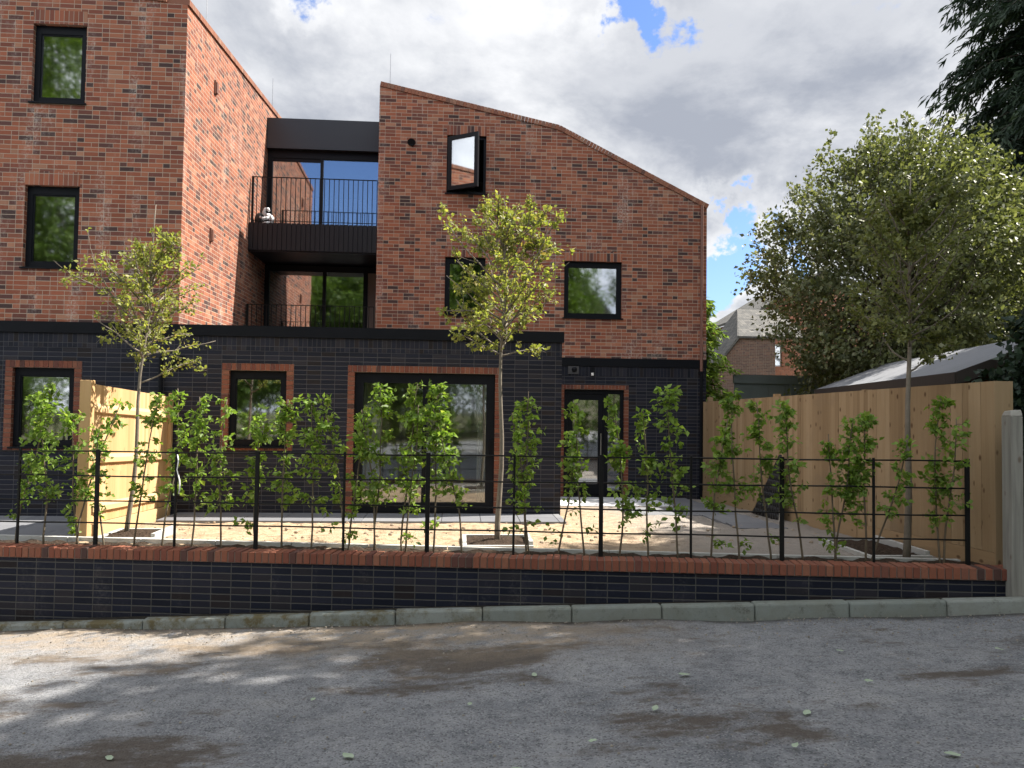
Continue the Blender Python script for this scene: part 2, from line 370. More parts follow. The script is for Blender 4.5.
def wall(mb, x0, x1, z0, top, y0, y1, holes=(), axis='x', mi=0, breaks=()):
    """wall slab with rectangular openings; top is a number or piecewise-linear function of x; y0 front, y1 back"""
    tf = top if callable(top) else (lambda x: top)
    xs = sorted({x0, x1, *breaks, *[h[0] for h in holes], *[h[1] for h in holes]}); xs = [x for x in xs if x0 <= x <= x1]
    P = (lambda x, y, z: (x, y, z)) if axis == 'x' else (lambda x, y, z: (y, x, z))
    def q(*p): mb.quad(*(P(*k) for k in p), mi=mi)
    for a, b in zip(xs, xs[1:]):
        mid = (a+b)/2; zz = [z0]; hs = sorted([h for h in holes if h[0] <= mid <= h[1]], key=lambda h: h[2])
        segs = []; cur = z0
        for h in hs:
            if h[2] > cur: segs.append((cur, cur, h[2], h[2]))
            cur = h[3]
        segs.append((cur, cur, tf(a), tf(b)))
        for za, zb, zc, zd in segs:
            q((a,y0,za),(b,y0,zb),(b,y0,zd),(a,y0,zc)); q((b,y1,zb),(a,y1,za),(a,y1,zc),(b,y1,zd))
        q((a,y0,tf(a)),(b,y0,tf(b)),(b,y1,tf(b)),(a,y1,tf(a))); q((a,y0,z0),(a,y1,z0),(b,y1,z0),(b,y0,z0))
    q((x0,y0,z0),(x0,y0,tf(x0)),(x0,y1,tf(x0)),(x0,y1,z0)); q((x1,y0,z0),(x1,y1,z0),(x1,y1,tf(x1)),(x1,y0,tf(x1)))
    for h in holes:
        a, b, c, d = h
        q((a,y0,c),(a,y1,c),(a,y1,d),(a,y0,d)); q((b,y0,c),(b,y0,d),(b,y1,d),(b,y1,c))
        q((a,y0,c),(b,y0,c),(b,y1,c),(a,y1,c)); q((a,y0,d),(a,y1,d),(b,y1,d),(b,y0,d))

def leaves(name, P, D, L, W, m, parent, rng, up=.5, fold=.25):
    """one mesh of many folded leaves: P base points, D directions, L lengths, W half widths"""
    n = len(P); D = D/np.linalg.norm(D, axis=1, keepdims=True)
    N = rng.normal(size=(n,3)); N[:,2] += up*2; N -= D*(N*D).sum(1, keepdims=True); N /= np.linalg.norm(N, axis=1, keepdims=True)
    R = np.cross(D, N); L = L[:,None]; W = W[:,None]
    mid = P+D*L*.45+N*0
    V = np.empty((n,4,3)); V[:,0] = P; V[:,1] = mid+R*W+N*W*fold; V[:,2] = P+D*L-N*L*.12; V[:,3] = mid-R*W+N*W*fold
    me = bpy.data.meshes.new(name); me.vertices.add(n*4); me.vertices.foreach_set('co', V.reshape(-1))
    i0 = np.arange(n)*4
    tri = np.stack([i0, i0+1, i0+2, i0, i0+2, i0+3], 1).reshape(-1).astype(np.int32)
    me.loops.add(n*6); me.loops.foreach_set('vertex_index', tri)
    me.polygons.add(n*2); me.polygons.foreach_set('loop_start', np.arange(n*2)*3); me.polygons.foreach_set('loop_total', np.full(n*2, 3))
    me.update(calc_edges=True); me.validate(); me.materials.append(m)
    o = bpy.data.objects.new(name, me); COL.objects.link(o); o.parent = parent; return o

# ------------------------------------------------------------------ camera, sun, sky
cam = bpy.data.cameras.new('camera'); co = bpy.data.objects.new('camera', cam); COL.objects.link(co); S.camera = co
ya, pt, ro = radians(3.87), radians(2.05), radians(.77)
f = Vector((sin(ya)*cos(pt), cos(ya)*cos(pt), sin(pt))); r = Vector((cos(ya), -sin(ya), 0)); u = r.cross(f)
Rr = r*cos(ro)+u*sin(ro); Uu = u*cos(ro)-r*sin(ro)
mw = Matrix((Rr, Uu, -f)).transposed().to_4x4(); mw.translation = (0, 0, 1.7); co.matrix_world = mw
cam.sensor_width = 36; cam.lens = 770/1024*36; cam.clip_end = 3000; cam.clip_start = .05
SUN = Vector((.615, .140, .776)).normalized()
sl = bpy.data.lights.new('sun', 'SUN'); sl.energy = 5.0; sl.angle = radians(.53); sl.color = (1, .93, .83)
so = bpy.data.objects.new('sun', sl); COL.objects.link(so); so.location = SUN*60; so.rotation_euler = SUN.to_track_quat('Z', 'Y').to_euler()
wd = bpy.data.worlds.new('World'); S.world = wd; wd.use_nodes = True
t = NT(wd.node_tree); bg = wd.node_tree.nodes['Background']
sky = t.n('ShaderNodeTexSky', sky_type='NISHITA'); sky.sun_disc = False
sky.sun_elevation = math.asin(SUN.z); sky.sun_rotation = math.atan2(SUN.x, SUN.y); sky.altitude = 50
d = t.n('ShaderNodeTexCoord').outputs['Generated']; dx, dy, dz = t.sep(d)
zz = t.m('ADD', t.m('MAXIMUM', dz, .0), .42)
p = t.comb(t.m('DIVIDE', dx, zz), t.m('DIVIDE', dy, zz), 4.3)
n1 = t.noise(p, 2.5, 10, .60, .25); n2 = t.noise(t.vm('ADD', p, (5.2, 1.3, 2.2)), 8.0, 8, .62, .2)
# gaps of blue between the clouds, as directions in the sky
gap = None
nz = t.n('ShaderNodeTexNoise'); t.put(nz.inputs['Vector'], d); nz.inputs['Scale'].default_value = 9; nz.inputs['Detail'].default_value = 6; nz.inputs['Roughness'].default_value = .6
warp = t.vm('MULTIPLY', t.vm('SUBTRACT', nz.outputs['Color'], (.5, .5, .5)), (.30, .30, .30)); dw = t.vm('ADD', d, warp)
for gx, gy, gz, w, s in ((.205, .86, .485, .055, .65), (-.18, .86, .475, .06, .55), (.328, .92, .175, .055, .75), (-.17, -.95, .28, .26, .8), (.12, .88, .425, .04, .35), (.345, .92, .24, .03, .3)):
    gv = Vector((gx, gy, gz)).normalized()
    nd = t.n('ShaderNodeVectorMath', operation='DISTANCE'); t.put(nd.inputs[0], dw); nd.inputs[1].default_value = gv
    g = t.m('MULTIPLY', t.m('SUBTRACT', 1.0, t.smooth(nd.outputs['Value'], 0, w*1.6)), s)
    gap = g if gap is None else t.m('ADD', gap, g)
dens = t.m('SUBTRACT', t.m('ADD', t.m('MULTIPLY', n1, 1.0), t.m('MULTIPLY', n2, .35)), t.m('MULTIPLY', gap, .60))
mask = t.smooth(dens, .43, .55)
n3 = t.noise(t.vm('ADD', p, (9.1, 3.4, 0.4)), 2.7, 10, .60, .25)
core = t.m('ADD', t.m('MULTIPLY', t.smooth(dens, .56, .86), .45), t.m('MULTIPLY', t.smooth(n3, .36, .66), .62), clamp=True)
# cloud behind the camera brightened to add fill on the shaded facades
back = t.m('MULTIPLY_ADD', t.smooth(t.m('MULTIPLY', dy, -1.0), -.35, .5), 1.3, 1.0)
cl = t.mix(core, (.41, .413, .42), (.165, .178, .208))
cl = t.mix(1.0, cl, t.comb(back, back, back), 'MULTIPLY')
skc = t.mix(1.0, sky.outputs[0], (.052, .063, .086), 'MULTIPLY')
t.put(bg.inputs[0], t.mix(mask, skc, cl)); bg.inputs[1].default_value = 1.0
vs = S.view_settings; vs.view_transform = 'Standard'; vs.look = 'None'; vs.exposure = 1.42; vs.gamma = 1
S.cycles.max_bounces = 8; S.cycles.transparent_max_bounces = 16; S.cycles.caustics_reflective = False; S.cycles.caustics_refractive = False

# ------------------------------------------------------------------ ground, road, kerb
SK = -.16                                  # the road runs slightly askew to the building
def zr(x, y): return .045*x-.059*y
def kerbY(x): return 7.95+SK*x
def wallY(x): return 8.2+SK*x
def gz(x, y):                              # garden level
    return .10-.031*(y-8.4)
rng = np.random.default_rng(5)
mb = MB(); xs = [-300,-60,-30,-16,-8,0,5.2,5.9,12,30,60,300]
def gh(x, y, inside): return max(-1.6, min(1.2, zr(max(-26,min(26,x)), max(-12, y))))-.06 if not inside else -.30
for a, b in zip(xs, xs[1:]):
    for k in range(3):
        Y = [(lambda x: -300), (lambda x: -12.), (lambda x: wallY(max(-30,min(30,x)))+.12), (lambda x: 600)]
        ins = k == 2
        mb.quad((a, Y[k](a), gh(a, Y[k](a), ins)), (b, Y[k](b), gh(b, Y[k](b), ins)), (b, Y[k+1](b), gh(b, Y[k+1](b), ins)), (a, Y[k+1](a), gh(a, Y[k+1](a), ins)))
struct(mb.build('ground', M['earth']))
# road sheet, finely divided where the camera sees it
def road_mesh():
    xs = np.concatenate([np.linspace(-26, -6, 11), np.linspace(-5.6, 7.6, 90), np.linspace(8, 26, 10)]); ts = np.concatenate([np.linspace(0, .62, 8), np.linspace(.65, 1, 60)])
    V = []; F = []
    for i, tt in enumerate(ts):
        for x in xs:
            y = -7+.0*x+(kerbY(x)+.02+7)*tt
            z = zr(x, y)+.010*sin(x*1.3+y*.9)+.008*sin(x*2.9-y*2.3+1)+.006*sin(x*5.1+y*6.3)+rng.normal()*.0015
            V.append((x, y, z))
    n = len(xs)
    for i in range(len(ts)-1):
        for j in range(n-1): F.append((i*n+j, i*n+j+1, (i+1)*n+j+1, (i+1)*n+j))
    mb = MB(); mb.v = V; mb.f = F; mb.mi = [0]*len(F); return mb.build('road', M['road'], smooth=True)
struct(road_mesh())
# kerb stones laid end to end
mb = MB(); x = -14.0; k = 0
while x < 16:
    L = .905+random.uniform(-.01, .01); x1 = x+L/sqrt(1+SK*SK)
    dz = random.uniform(-.014, .006); dy = random.uniform(-.012, .010)
    def kp(xx, off, z): return (xx, kerbY(xx)+off+dy, z)
    a, b = x+.002, x1-.002
    za, zb = zr(a, kerbY(a)), zr(b, kerbY(b)); H = .145+dz-.014*min(5, max(0, -x))
    mb.hexa([kp(a,0,za-.15), kp(b,0,zb-.15), kp(b,.14,zb-.15), kp(a,.14,za-.15), kp(a,.018,za+H), kp(b,.018,zb+H), kp(b,.14,zb+H), kp(a,.14,za+H)])
    x = x1; k += 1
struct(mb.build('kerb', M['kerb'], bevel=.022))
mb = MB()
for i in range(60):
    a = -14+i*.5; b = a+.5
    h = lambda x: zr(x, kerbY(x))+.105-.014*min(5, max(0, -x))
    mb.quad((a, kerbY(a)+.13, h(a)), (b, kerbY(b)+.13, h(b)), (b, wallY(b)+.2, h(b)+.02), (a, wallY(a)+.2, h(a)+.02))
struct(mb.build('gutter_strip', M['vergesoil']))

# ------------------------------------------------------------------ planter wall
ang = math.atan(SK)
pw = thing('planter_wall', 'low dark brick retaining wall with red brick coping along the kerb', 'wall', (0, 8.2, 0), ang)
sx = lambda X: X/cos(ang)                  # distance along the wall from world X
SH = lambda c: Vector((c.x, c.y, c.z+.008*c.x))
x0, x1 = sx(-16), sx(5.56)
mb = MB(); mb.box(x0, x1-.01, .012, .215, -1.7, .045); mb.build('brickwork', M['bluewall'], pw, post=SH)
mb = MB(); x = x0; mb2 = MB()
while x < x1-.07:
    dz, dy = random.uniform(-.006, .006), random.uniform(-.005, .005)
    mb.box(x+.005, x+.071, -.012+dy, .226+dy, .050, .165+dz); x += .0765
mb2.box(x0, x1-.02, -.002, .218, .0455, .155)
cp = mb.build('coping', M['coping'], pw, post=SH, bevel=.006); mb2.build('bed_joint', simple('dark_mortar', (.15, .115, .095), .9, .2, 20), cp, post=SH)

# ------------------------------------------------------------------ garden surfaces
def sheet(name, pts, m, dz=0, parent=None, z=None, n=1):
    mb = MB(); mb.quad(*[(x, y, (gz(x, y) if z is None else z)+dz) for x, y in pts]); return mb.build(name, m, parent)
def sand():
    xs = np.linspace(-4.52, 5.5, 140); ys = np.linspace(7.6, 16.5, 110); V = []; F = []
    for y in ys:
        for x in xs:
            b = 1 if (y > wallY(x)+.75) else 0
            z = gz(x, y)+.010*sin(3.1*x+1.7*y)*sin(2.3*y-.9*x)+.008*sin(7.3*x)*sin(6.1*y+2*x)+rng.normal()*.004
            V.append((x, y, z))
    n = len(xs)
    for i in range(len(ys)-1):
        for j in range(n-1):
            if wallY(xs[j+1])+.1 < ys[i]: F.append((i*n+j, i*n+j+1, (i+1)*n+j+1, (i+1)*n+j))
    mb = MB(); mb.v = V; mb.f = F; mb.mi = [0]*len(F); return struct(mb.build('sandy_ground', M['sand'], smooth=True))
sand()
# lumps and stones lying on the sand
mb = MB()
for i in range(420):
    x = random.uniform(-4.2, 5.1); y = random.uniform(9.3, 12.6 if x < 1.7 else 16.2)
    if y < wallY(x)+.9: continue
    r_ = random.choice((.008, .012, .016, .022, .03)); mb.ball((x, y, gz(x, y)+r_*.3), r_, (1, random.uniform(.6, 1), random.uniform(.4, .8)), 6, 4)
o = mb.build('loose_stones', simple('loose_stone', (.30, .24, .18), .9, .4, 3)); o['kind'] = 'stuff'
# planted strip behind the coping
mb = MB(); N = 160
for i in range(N):
    a = -6.5+i*(12.0/N); b = a+12.0/N
    for j in range(5):
        hh = lambda x, jj: .095+.008*x+(.035 if 0 < jj < 4 else 0)+.018*sin(x*9+jj*2)+.012*sin(x*23+jj*5)
        ya_ = lambda x, jj: wallY(x)+.20+.105*jj
        mb.quad((a, ya_(a,j), hh(a,j)), (b, ya_(b,j), hh(b,j)), (b, ya_(b,j+1), hh(b,j+1)), (a, ya_(a,j+1), hh(a,j+1)))
struct(mb.build('planting_bed', M['soil'], smooth=True))
# edging strip behind the bed, paved path against the building, pale paving at the door
mb = MB()
for i in range(13):
    a = -5.6+i*.915; b = a+.905
    if b > 5.45: b = 5.45
    mb.hexa([(a, wallY(a)+.74, -.1), (b, wallY(b)+.74, -.1), (b, wallY(b)+.80, -.1), (a, wallY(a)+.80, -.1), (a, wallY(a)+.74, .135+.004*a), (b, wallY(b)+.74, .135+.004*b), (b, wallY(b)+.80, .135+.004*b), (a, wallY(a)+.80, .135+.004*a)])
struct(mb.build('bed_edging', M['edging']))
mb = MB(); x = -4.45
while x < 1.6:
    x1_ = min(x+.6, 1.66); mb.box(x+.004, x1_-.004, 11.75, 12.19, -.1, .028); mb.box(x+.004, x1_-.004, 12.2, 12.64, -.1, .028); x = x1_
struct(mb.build('paving', M['paving'], bevel=.004))
mb = MB()
for i in range(4):
    for j in range(3):
        xa = 1.72+i*.605; ya2 = 14.66+j*.605; z = gz(xa, ya2+.3)+.03
        mb.box(xa, xa+.6, ya2, ya2+.6, -.3, z-.002*i)
struct(mb.build('door_paving', M['palepaving'], bevel=.004))
mb = MB()
for i in range(4):
    for j in range(7):
        xa = 4.15-.0*i; 
mbp = MB()
for j in range(9):
    ya2 = 11.2+j*.585
    mbp.box(4.15, 4.9, ya2, ya2+.575, -.3, gz(4.5, ya2+.3)+.022)
for i in range(2):
    for j in range(3): mbp.box(4.15-.605*(i+1)+.6*.0, 4.145-.605*i, 13.0+.6*j-.0, 13.59+.6*j, -.3, gz(4., 13.3+.6*j)+.024) if j < 2 else None
struct(mbp.build('garden_path', M['paving'], bevel=.004))
# neighbouring plot left of the fence
mb = MB()
for i in range(8):
    for j in range(7): mb.box(-4.75-.605*(i+1), -4.755-.605*i, 9.55+.605*j-.6*.0, 10.15+.605*j, -.2, gz(-5, 9.8+.6*j)-.01)
struct(mb.build('neighbour_paving', M['paving'], bevel=.004))

# tree pits
def pit(label, x0, x1, y0, y1, white=True):
    o = thing('tree_pit', label, 'tree pit', ((x0+x1)/2, (y0+y1)/2, gz((x0+x1)/2, (y0+y1)/2)), 0, 'edged tree pits')
    hx, hy = (x1-x0)/2, (y1-y0)/2; w = .05
    for a in ((-hx, hx, -hy, -hy+w), (-hx, hx, hy-w, hy), (-hx, -hx+w, -hy+w, hy-w), (hx-w, hx, -hy+w, hy-w)):
        mb = MB(); mb.box(*a, -.12, .055 if a[0] < hx-w else .10); mb.build('edging', M['edging'], o, bevel=.004)
    mb = MB(); n = 14
    hf = lambda i, j: (.035+.045*max(0, 1-((i-n/2)**2+(j-n/2)**2)/(n*n/4)))+random.uniform(-.012, .012)
    H = [[hf(i, j) for j in range(n+1)] for i in range(n+1)]
    X = lambda i: -hx+w+(2*hx-2*w)*i/n; Yy = lambda j: -hy+w+(2*hy-2*w)*j/n
    for i in range(n):
        for j in range(n): mb.quad((X(i), Yy(j), H[i][j]), (X(i+1), Yy(j), H[i+1][j]), (X(i+1), Yy(j+1), H[i+1][j+1]), (X(i), Yy(j+1), H[i][j+1]))
    mb.build('soil', M['soil'], o)
pit('square mulch pit with concrete edging around the middle young tree', .06, .90, 9.12, 9.98)
pit('mulch pit with concrete edging beside the bright timber fence', -4.42, -3.70, 9.72, 10.5)
pit('dark mulch pit in the right corner under the shaded fence', 4.62, 5.36, 8.42, 9.65)

# ------------------------------------------------------------------ the apartment building
B = thing('apartment_building', 'red brick apartment building with dark brick ground floor and balconies', 'building', (0, 12.65, 0))
BX = Vector((0, -12.65, 0))
def part(mb, name, m, parent=None, **kw):
    """parts are modelled in world metres; the building's empty stands at y = 12.65"""
    o = mb.build(name, m, **kw)
    o.parent = parent or B
    root = parent or B
    if parent is None: o.location = BX
    return o
F1, F2 = 12.65, 16.5
XL, XG, XR0, XR1 = -4.52, 1.68, -1.82, 5.37
WL = [(-6.92,-6.09,6.55,7.83), (-6.96,-6.12,3.89,5.21)]
WG = [(-7.16,-5.99,.98,2.41), (-3.82,-2.68,1.02,2.42), (-1.82,.69,-.3,2.42)]
WR = [(-.36,.49,6.39,7.66), (2.22,3.49,3.75,4.99), (-.36,.51,3.76,5.01)]
topL = lambda y: 8.24+(y-F1)*.0815
topR = lambda x: 8.66+(x+1.82)*(7.86-8.66)/3.87 if x < 2.05 else 7.86+(x-2.05)*(6.22-7.86)/3.32
# upper left block
mb = MB(); wall(mb, -14, XL, 3.03, lambda x: 8.24+(XL-x)*.10, F1, F1+.3, WL); part(mb, 'left_front_wall', M['red'])
mb = MB(); wall(mb, F1+.3, 24, 2.2, topL, XL, XL-.3, axis='y'); part(mb, 'left_side_wall', M['red'])
mb = MB(); mb.box(-14, XL-.3, 24, 24.3, 2, 9.4); mb.box(-14.3, -14, F1, 24.3, -.4, 9.6); part(mb, 'left_rear_wall', M['red'])
mb = MB(); mb.hexa([(-14,F1+.3,8.95),(XL-.3,F1+.3,8.02),(XL-.3,24,8.9),(-14,24,9.1),(-14,F1+.3,9.05),(XL-.3,F1+.3,8.12),(XL-.3,24,9.0),(-14,24,9.3)]); part(mb, 'left_roof', M['lead'])
# ground floor
mb = MB(); wall(mb, -14, XG, -.5, 2.625, F1, F1+.3, WG); part(mb, 'ground_floor_wall', M['blue'])
mb = MB(); mb.box(-14, XG, F1-.003, F1+.3, 2.627, 2.85); part(mb, 'soldier_course', M['bluesold'])
mb = MB(); mb.box(-14, XG+.03, F1-.035, F1+.33, 2.853, 3.028); mb.box(XG-.3, XG+.03, F1+.33, F2-.005, 2.853, 3.028); part(mb, 'coping_band', M['black'])
mb = MB(); wall(mb, F1+.3, F2+.0, -.5, 2.85, XG, XG-.3, axis='y'); part(mb, 'ground_floor_side_wall', M['blue'])
mb = MB(); mb.box(-14, XG-.31, F1+.34, 22, 2.72, 2.95); part(mb, 'terrace_deck', M['lead'])
# right block
mb = MB(); wall(mb, XR0, XR1, 2.885, topR, F2, F2+.3, WR, breaks=(2.05,)); part(mb, 'right_front_wall', M['red'])
mb = MB(); wall(mb, F2+.3, 25, 2.96, 8.64, XR0, XR0+.3, axis='y'); part(mb, 'right_block_inner_wall', M['red'])
mb = MB(); wall(mb, F2+.3, 25, 2.885, 6.2, XR1, XR1-.3, axis='y'); part(mb, 'right_end_wall', M['red'])
mb = MB(); wall(mb, F2+.3, 25, -.5, 2.88, XR1, XR1-.3, axis='y'); part(mb, 'right_end_lower_wall', M['blue'])
mb = MB(); mb.box(-14, XR1, 25, 25.3, -.5, 8.0); part(mb, 'right_rear_wall', M['red'])
mb = MB()
for a, b in ((XR0, 2.05), (2.05, XR1)):
    mb.hexa([(a,F2+.3,topR(a)-.16),(b,F2+.3,topR(b)-.16),(b,25.3,topR(b)-.16),(a,25.3,topR(a)-.16),(a,F2+.3,topR(a)-.03),(b,F2+.3,topR(b)-.03),(b,25.3,topR(b)-.03),(a,25.3,topR(a)-.03)])
part(mb, 'right_roof', M['lead'])
DOOR = (2.15, 3.66, -.5, 2.30)
mb = MB(); wall(mb, XG, XR1, -.5, 2.487, F2, F2+.3, [DOOR]); part(mb, 'entrance_wall', M['blue'])
mb = MB(); mb.box(XG, XR1, F2-.003, F2+.3, 2.489, 2.70); part(mb, 'soldier_course', M['bluesold'])
mb = MB(); mb.box(XG, XR1+.01, F2-.02, F2+.3, 2.703, 2.882); part(mb, 'coping_band', M['black'])
# brick-on-edge verges following the roof lines
mb = MB()
for (xa, xb) in ((XR0, 2.05), (2.05, XR1)):
    za, zb = topR(xa), topR(xb); L = math.hypot(xb-xa, zb-za); n = int(L/.075); dirx = (xb-xa)/L; dirz = (zb-za)/L
    th = -math.atan2(dirz, dirx)
    for i in range(n):
        s0 = (i+.03)*L/n; s1 = (i+.97)*L/n; e = random.uniform(-.002, .002); hh = .105+random.uniform(-.001, .001)
        P_ = lambda s, k: (xa+dirx*s-dirz*k, za+dirz*s+dirx*k)
        c = [P_(s0,.003), P_(s1,.003), P_(s1,hh), P_(s0,hh)]
        y0, y1 = F2-.025+e, F2+.32
        mb.hexa([(c[0][0],y0,c[0][1]),(c[1][0],y0,c[1][1]),(c[1][0],y1,c[1][1]),(c[0][0],y1,c[0][1]),(c[3][0],y0,c[3][1]),(c[2][0],y0,c[2][1]),(c[2][0],y1,c[2][1]),(c[3][0],y1,c[3][1])])
mb.box(2.05-.012, 2.05+.034, F2-.023, F2+.318, topR(2.05)-.01, topR(2.05)+.098)
part(mb, 'verge', M['verge'])
mb = MB(); L = 11.3; n = 150
for i in range(n):
    a = F1+.0+L*(i+.05)/n; b = F1+L*(i+.95)/n
    mb.hexa([(XL-.32,a,topL(a)+.003),(XL+.03,a,topL(a)+.003),(XL+.03,b,topL(b)+.003),(XL-.32,b,topL(b)+.003),(XL-.32,a,topL(a)+.10),(XL+.03,a,topL(a)+.10),(XL+.03,b,topL(b)+.10),(XL-.32,b,topL(b)+.10)])
part(mb, 'verge', M['verge'])
mb = MB()
n = 126
for i in range(n):
    a = -14+9.155*(i+.05)/n; b = -14+9.155*(i+.95)/n; zz_ = lambda x: 8.243+(XL-x)*.10
    mb.hexa([(a,F1-.025,zz_(a)),(b,F1-.025,zz_(b)),(b,F1+.3,zz_(b)),(a,F1+.3,zz_(a)),(a,F1-.025,zz_(a)+.1),(b,F1-.025,zz_(b)+.1),(b,F1+.3,zz_(b)+.1),(a,F1+.3,zz_(a)+.1)])
part(mb, 'verge', M['verge'])

# windows
def frame_mb(a, b, c, d, y, wl=.075, wt=.10, dep=.07, wb=.075):
    mb = MB()
    mb.box(a, b, y, y+dep, d-wt, d); mb.box(a, b, y, y+dep, c, c+wb); mb.box(a, a+wl, y, y+dep, c+wb, d-wt); mb.box(b-wl, b, y, y+dep, c+wb, d-wt)
    return mb
def pane(parent, a, b, c, d, y, m='glass'):
    mb = MB(); mb.box(a, b, y, y+.024, c, d); return part(mb, 'pane', M[m], parent)
def window(hole, y, sill=True, head=True, rec=.07, m='glass', wt=.13):
    a, b, c, d = hole
    mb = frame_mb(a+.003, b-.003, c+.003, d-.003, y+rec, .085, wt, .08, .09)
    # slim inner sash bead
    i0, i1, j0, j1 = a+.088, b-.088, c+.093, d-wt-.003
    for q in ((i0, i1, j1-.02, j1), (i0, i1, j0, j0+.02), (i0, i0+.02, j0+.02, j1-.02), (i1-.02, i1, j0+.02, j1-.02)): mb.box(q[0], q[1], y+rec+.012, y+rec+.07, q[2], q[3])
    w = part(mb, 'window', M['black'])
    pane(w, i0+.02, i1-.02, j0+.02, j1-.02, y+rec+.03, m)
    if sill:
        s = MB(); s.box(a-.03, b+.03, y-.035, y+rec, c-.022, c+.002); part(s, 'sill', M['black'], w)
    if head:
        s = MB(); s.box(a-.003, b+.003, y-.003, y+.05, d+.002, d+.225); part(s, 'brick_head', M['redhead'], w)
    return w
for h in WL: window(h, F1)
window(WR[1], F2, wt=.11); window(WR[2], F2, wt=.11)
def surround(w, a, b, c, d, y, t_=.115, bottom=True):
    """red brick border: hole edges a,b,c,d; t_ border width"""
    mb = MB(); y0 = y-.006
    n = round((b-a)/.075)
    for i in range(n):
        xa, xb = a+(b-a)*(i+.05)/n, a+(b-a)*(i+.95)/n; mb.box(xa, xb, y0+random.uniform(-.003,.003), y+.1, d-t_+.004, d-.004)
        if bottom: mb.box(xa, xb, y0+random.uniform(-.003,.003), y+.1, c+.004, c+.055)
    z0 = c+(.06 if bottom else 0); n = round((d-t_-z0)/.075)
    for i in range(n):
        za, zb = z0+(d-t_-z0)*(i+.06)/n, z0+(d-t_-z0)*(i+.94)/n
        for xa, xb in ((a+.004, a+t_), (b-t_, b-.004)): mb.box(xa, xb, y0+random.uniform(-.003,.003), y+.1, za, zb)
    s = part(mb, 'brick_surround', M['coping'], w)
    mb = MB(); y1 = y+.004
    mb.box(a+.001, b-.001, y1, y+.095, d-t_+.001, d-.001); mb.box(a+.001, a+t_-.002, y1, y+.095, c+.001, d-t_); mb.box(b-t_+.002, b-.001, y1, y+.095, c+.001, d-t_)
    if bottom: mb.box(a+t_, b-t_, y1, y+.095, c+.001, c+.053)
    part(mb, 'surround_mortar', M['mortar'], w)
for h in WG[:2]:
    a, b, c, d = h
    w = window((a+.115, b-.115, c+.058, d-.115), F1, head=False, rec=.06, m='glass', wt=.12)
    surround(w, a, b, c, d, F1)
# sliding patio door
a, b, c, d = WG[2]; a2, b2, d2 = a+.11, b-.11, d-.11
mb = frame_mb(a2, b2, .03, d2, F1+.05, .14, .17, .12, .16); xm = -.57
mb.box(xm-.035, xm+.035, F1+.055, F1+.165, .19, d2-.17); w = part(mb, 'sliding_door', M['black'])
pane(w, a2+.14, xm-.035, .19, d2-.17, F1+.09, 'glass_clear'); pane(w, xm+.035, b2-.14, .19, d2-.17, F1+.115, 'glass_clear')
for xa, xb in ((-1.62, -1.30), (.30, .50)):
    mb = MB(); n = 10
    for i in range(n):
        u0_, u1_ = xa+(xb-xa)*i/n, xa+(xb-xa)*(i+1)/n; f0, f1 = F1+.42+.03*(i % 2), F1+.42+.03*((i+1) % 2)
        mb.hexa([(u0_,f0,.06),(u1_,f1,.06),(u1_,f1+.01,.06),(u0_,f0+.01,.06),(u0_,f0,2.5),(u1_,f1,2.5),(u1_,f1+.01,2.5),(u0_,f0+.01,2.5)])
    part(mb, 'curtain', M['white'], w)
mb = MB(); mb.tube([(b2-.07, F1+.03, .95), (b2-.07, F1+.03, 1.25)], .012); part(mb, 'handle', M['black'], w)
surround(w, a, b, .0, d, F1, .11, False)
# entrance door with side light
a, b, c, d = DOOR; a2, b2, d2 = a+.105, b-.105, d-.105
mb = frame_mb(a2, b2, -.14, d2, F2+.06, .07, .09, .09, .05); mb.box(3.13, 3.22, F2+.062, F2+.148, -.09, d2-.09)
mb.box(3.22, b2-.07, F2+.064, F2+.146, -.09, .02)
w = part(mb, 'entrance_door', M['black'])
mb = frame_mb(a2+.075, 3.125, -.085, d2-.095, F2+.075, .12, .13, .05, .24); lf = part(mb, 'door_leaf', M['black'], w)
pane(w, a2+.195, 3.005, .155, d2-.225, F2+.09, 'glass'); pane(w, 3.22, b2-.07, .02, d2-.09, F2+.09, 'glass')
mb = MB(); mb.tube([(3.06, F2+.03, .75), (3.06, F2+.03, 1.25)], .014); part(mb, 'handle', simple('door_handle_steel', (.5,.5,.5), .3, .1, 5, 1), w)
surround(w, a, b, -.2, d, F2, .10, False)
# top window standing open, hinged on its left
a, b, c, d = WR[0]
mb = frame_mb(a+.003, b-.003, c+.003, d-.003, F2+.06, .05, .06, .08, .05); w = part(mb, 'window', M['black'])
s = MB(); s.box(a-.03, b+.03, F2-.03, F2+.06, c-.022, c+.002); part(s, 'sill', M['black'], w)
s = MB(); s.box(a+.05, b-.05, F2+.14, F2+.28, c+.045, c+.06); part(s, 'inner_board', M['white'], w)
s = MB(); s.box(a-.003, b+.003, F2-.003, F2+.05, d+.002, d+.225); part(s, 'brick_head', M['redhead'], w)
hx = a+.05; W_ = b-a-.09; th = radians(-33)
mtx = Matrix.Translation((hx, F2+.04, 0)) @ Matrix.Rotation(th, 4, 'Z')
mb = MB(); z0_, z1_ = c+.05, d-.05
for q in ((0, W_, z1_-.085, z1_), (0, W_, z0_, z0_+.085), (0, .085, z0_+.085, z1_-.085), (W_-.085, W_, z0_+.085, z1_-.085)): mb.box(q[0], q[1], -.06, 0, q[2], q[3], mt=mtx)
s = part(mb, 'sash', M['black'], w)
mb = MB(); mb.box(.085, W_-.085, -.042, -.018, z0_+.085, z1_-.085, mt=mtx); part(mb, 'pane', M['glass'], w)

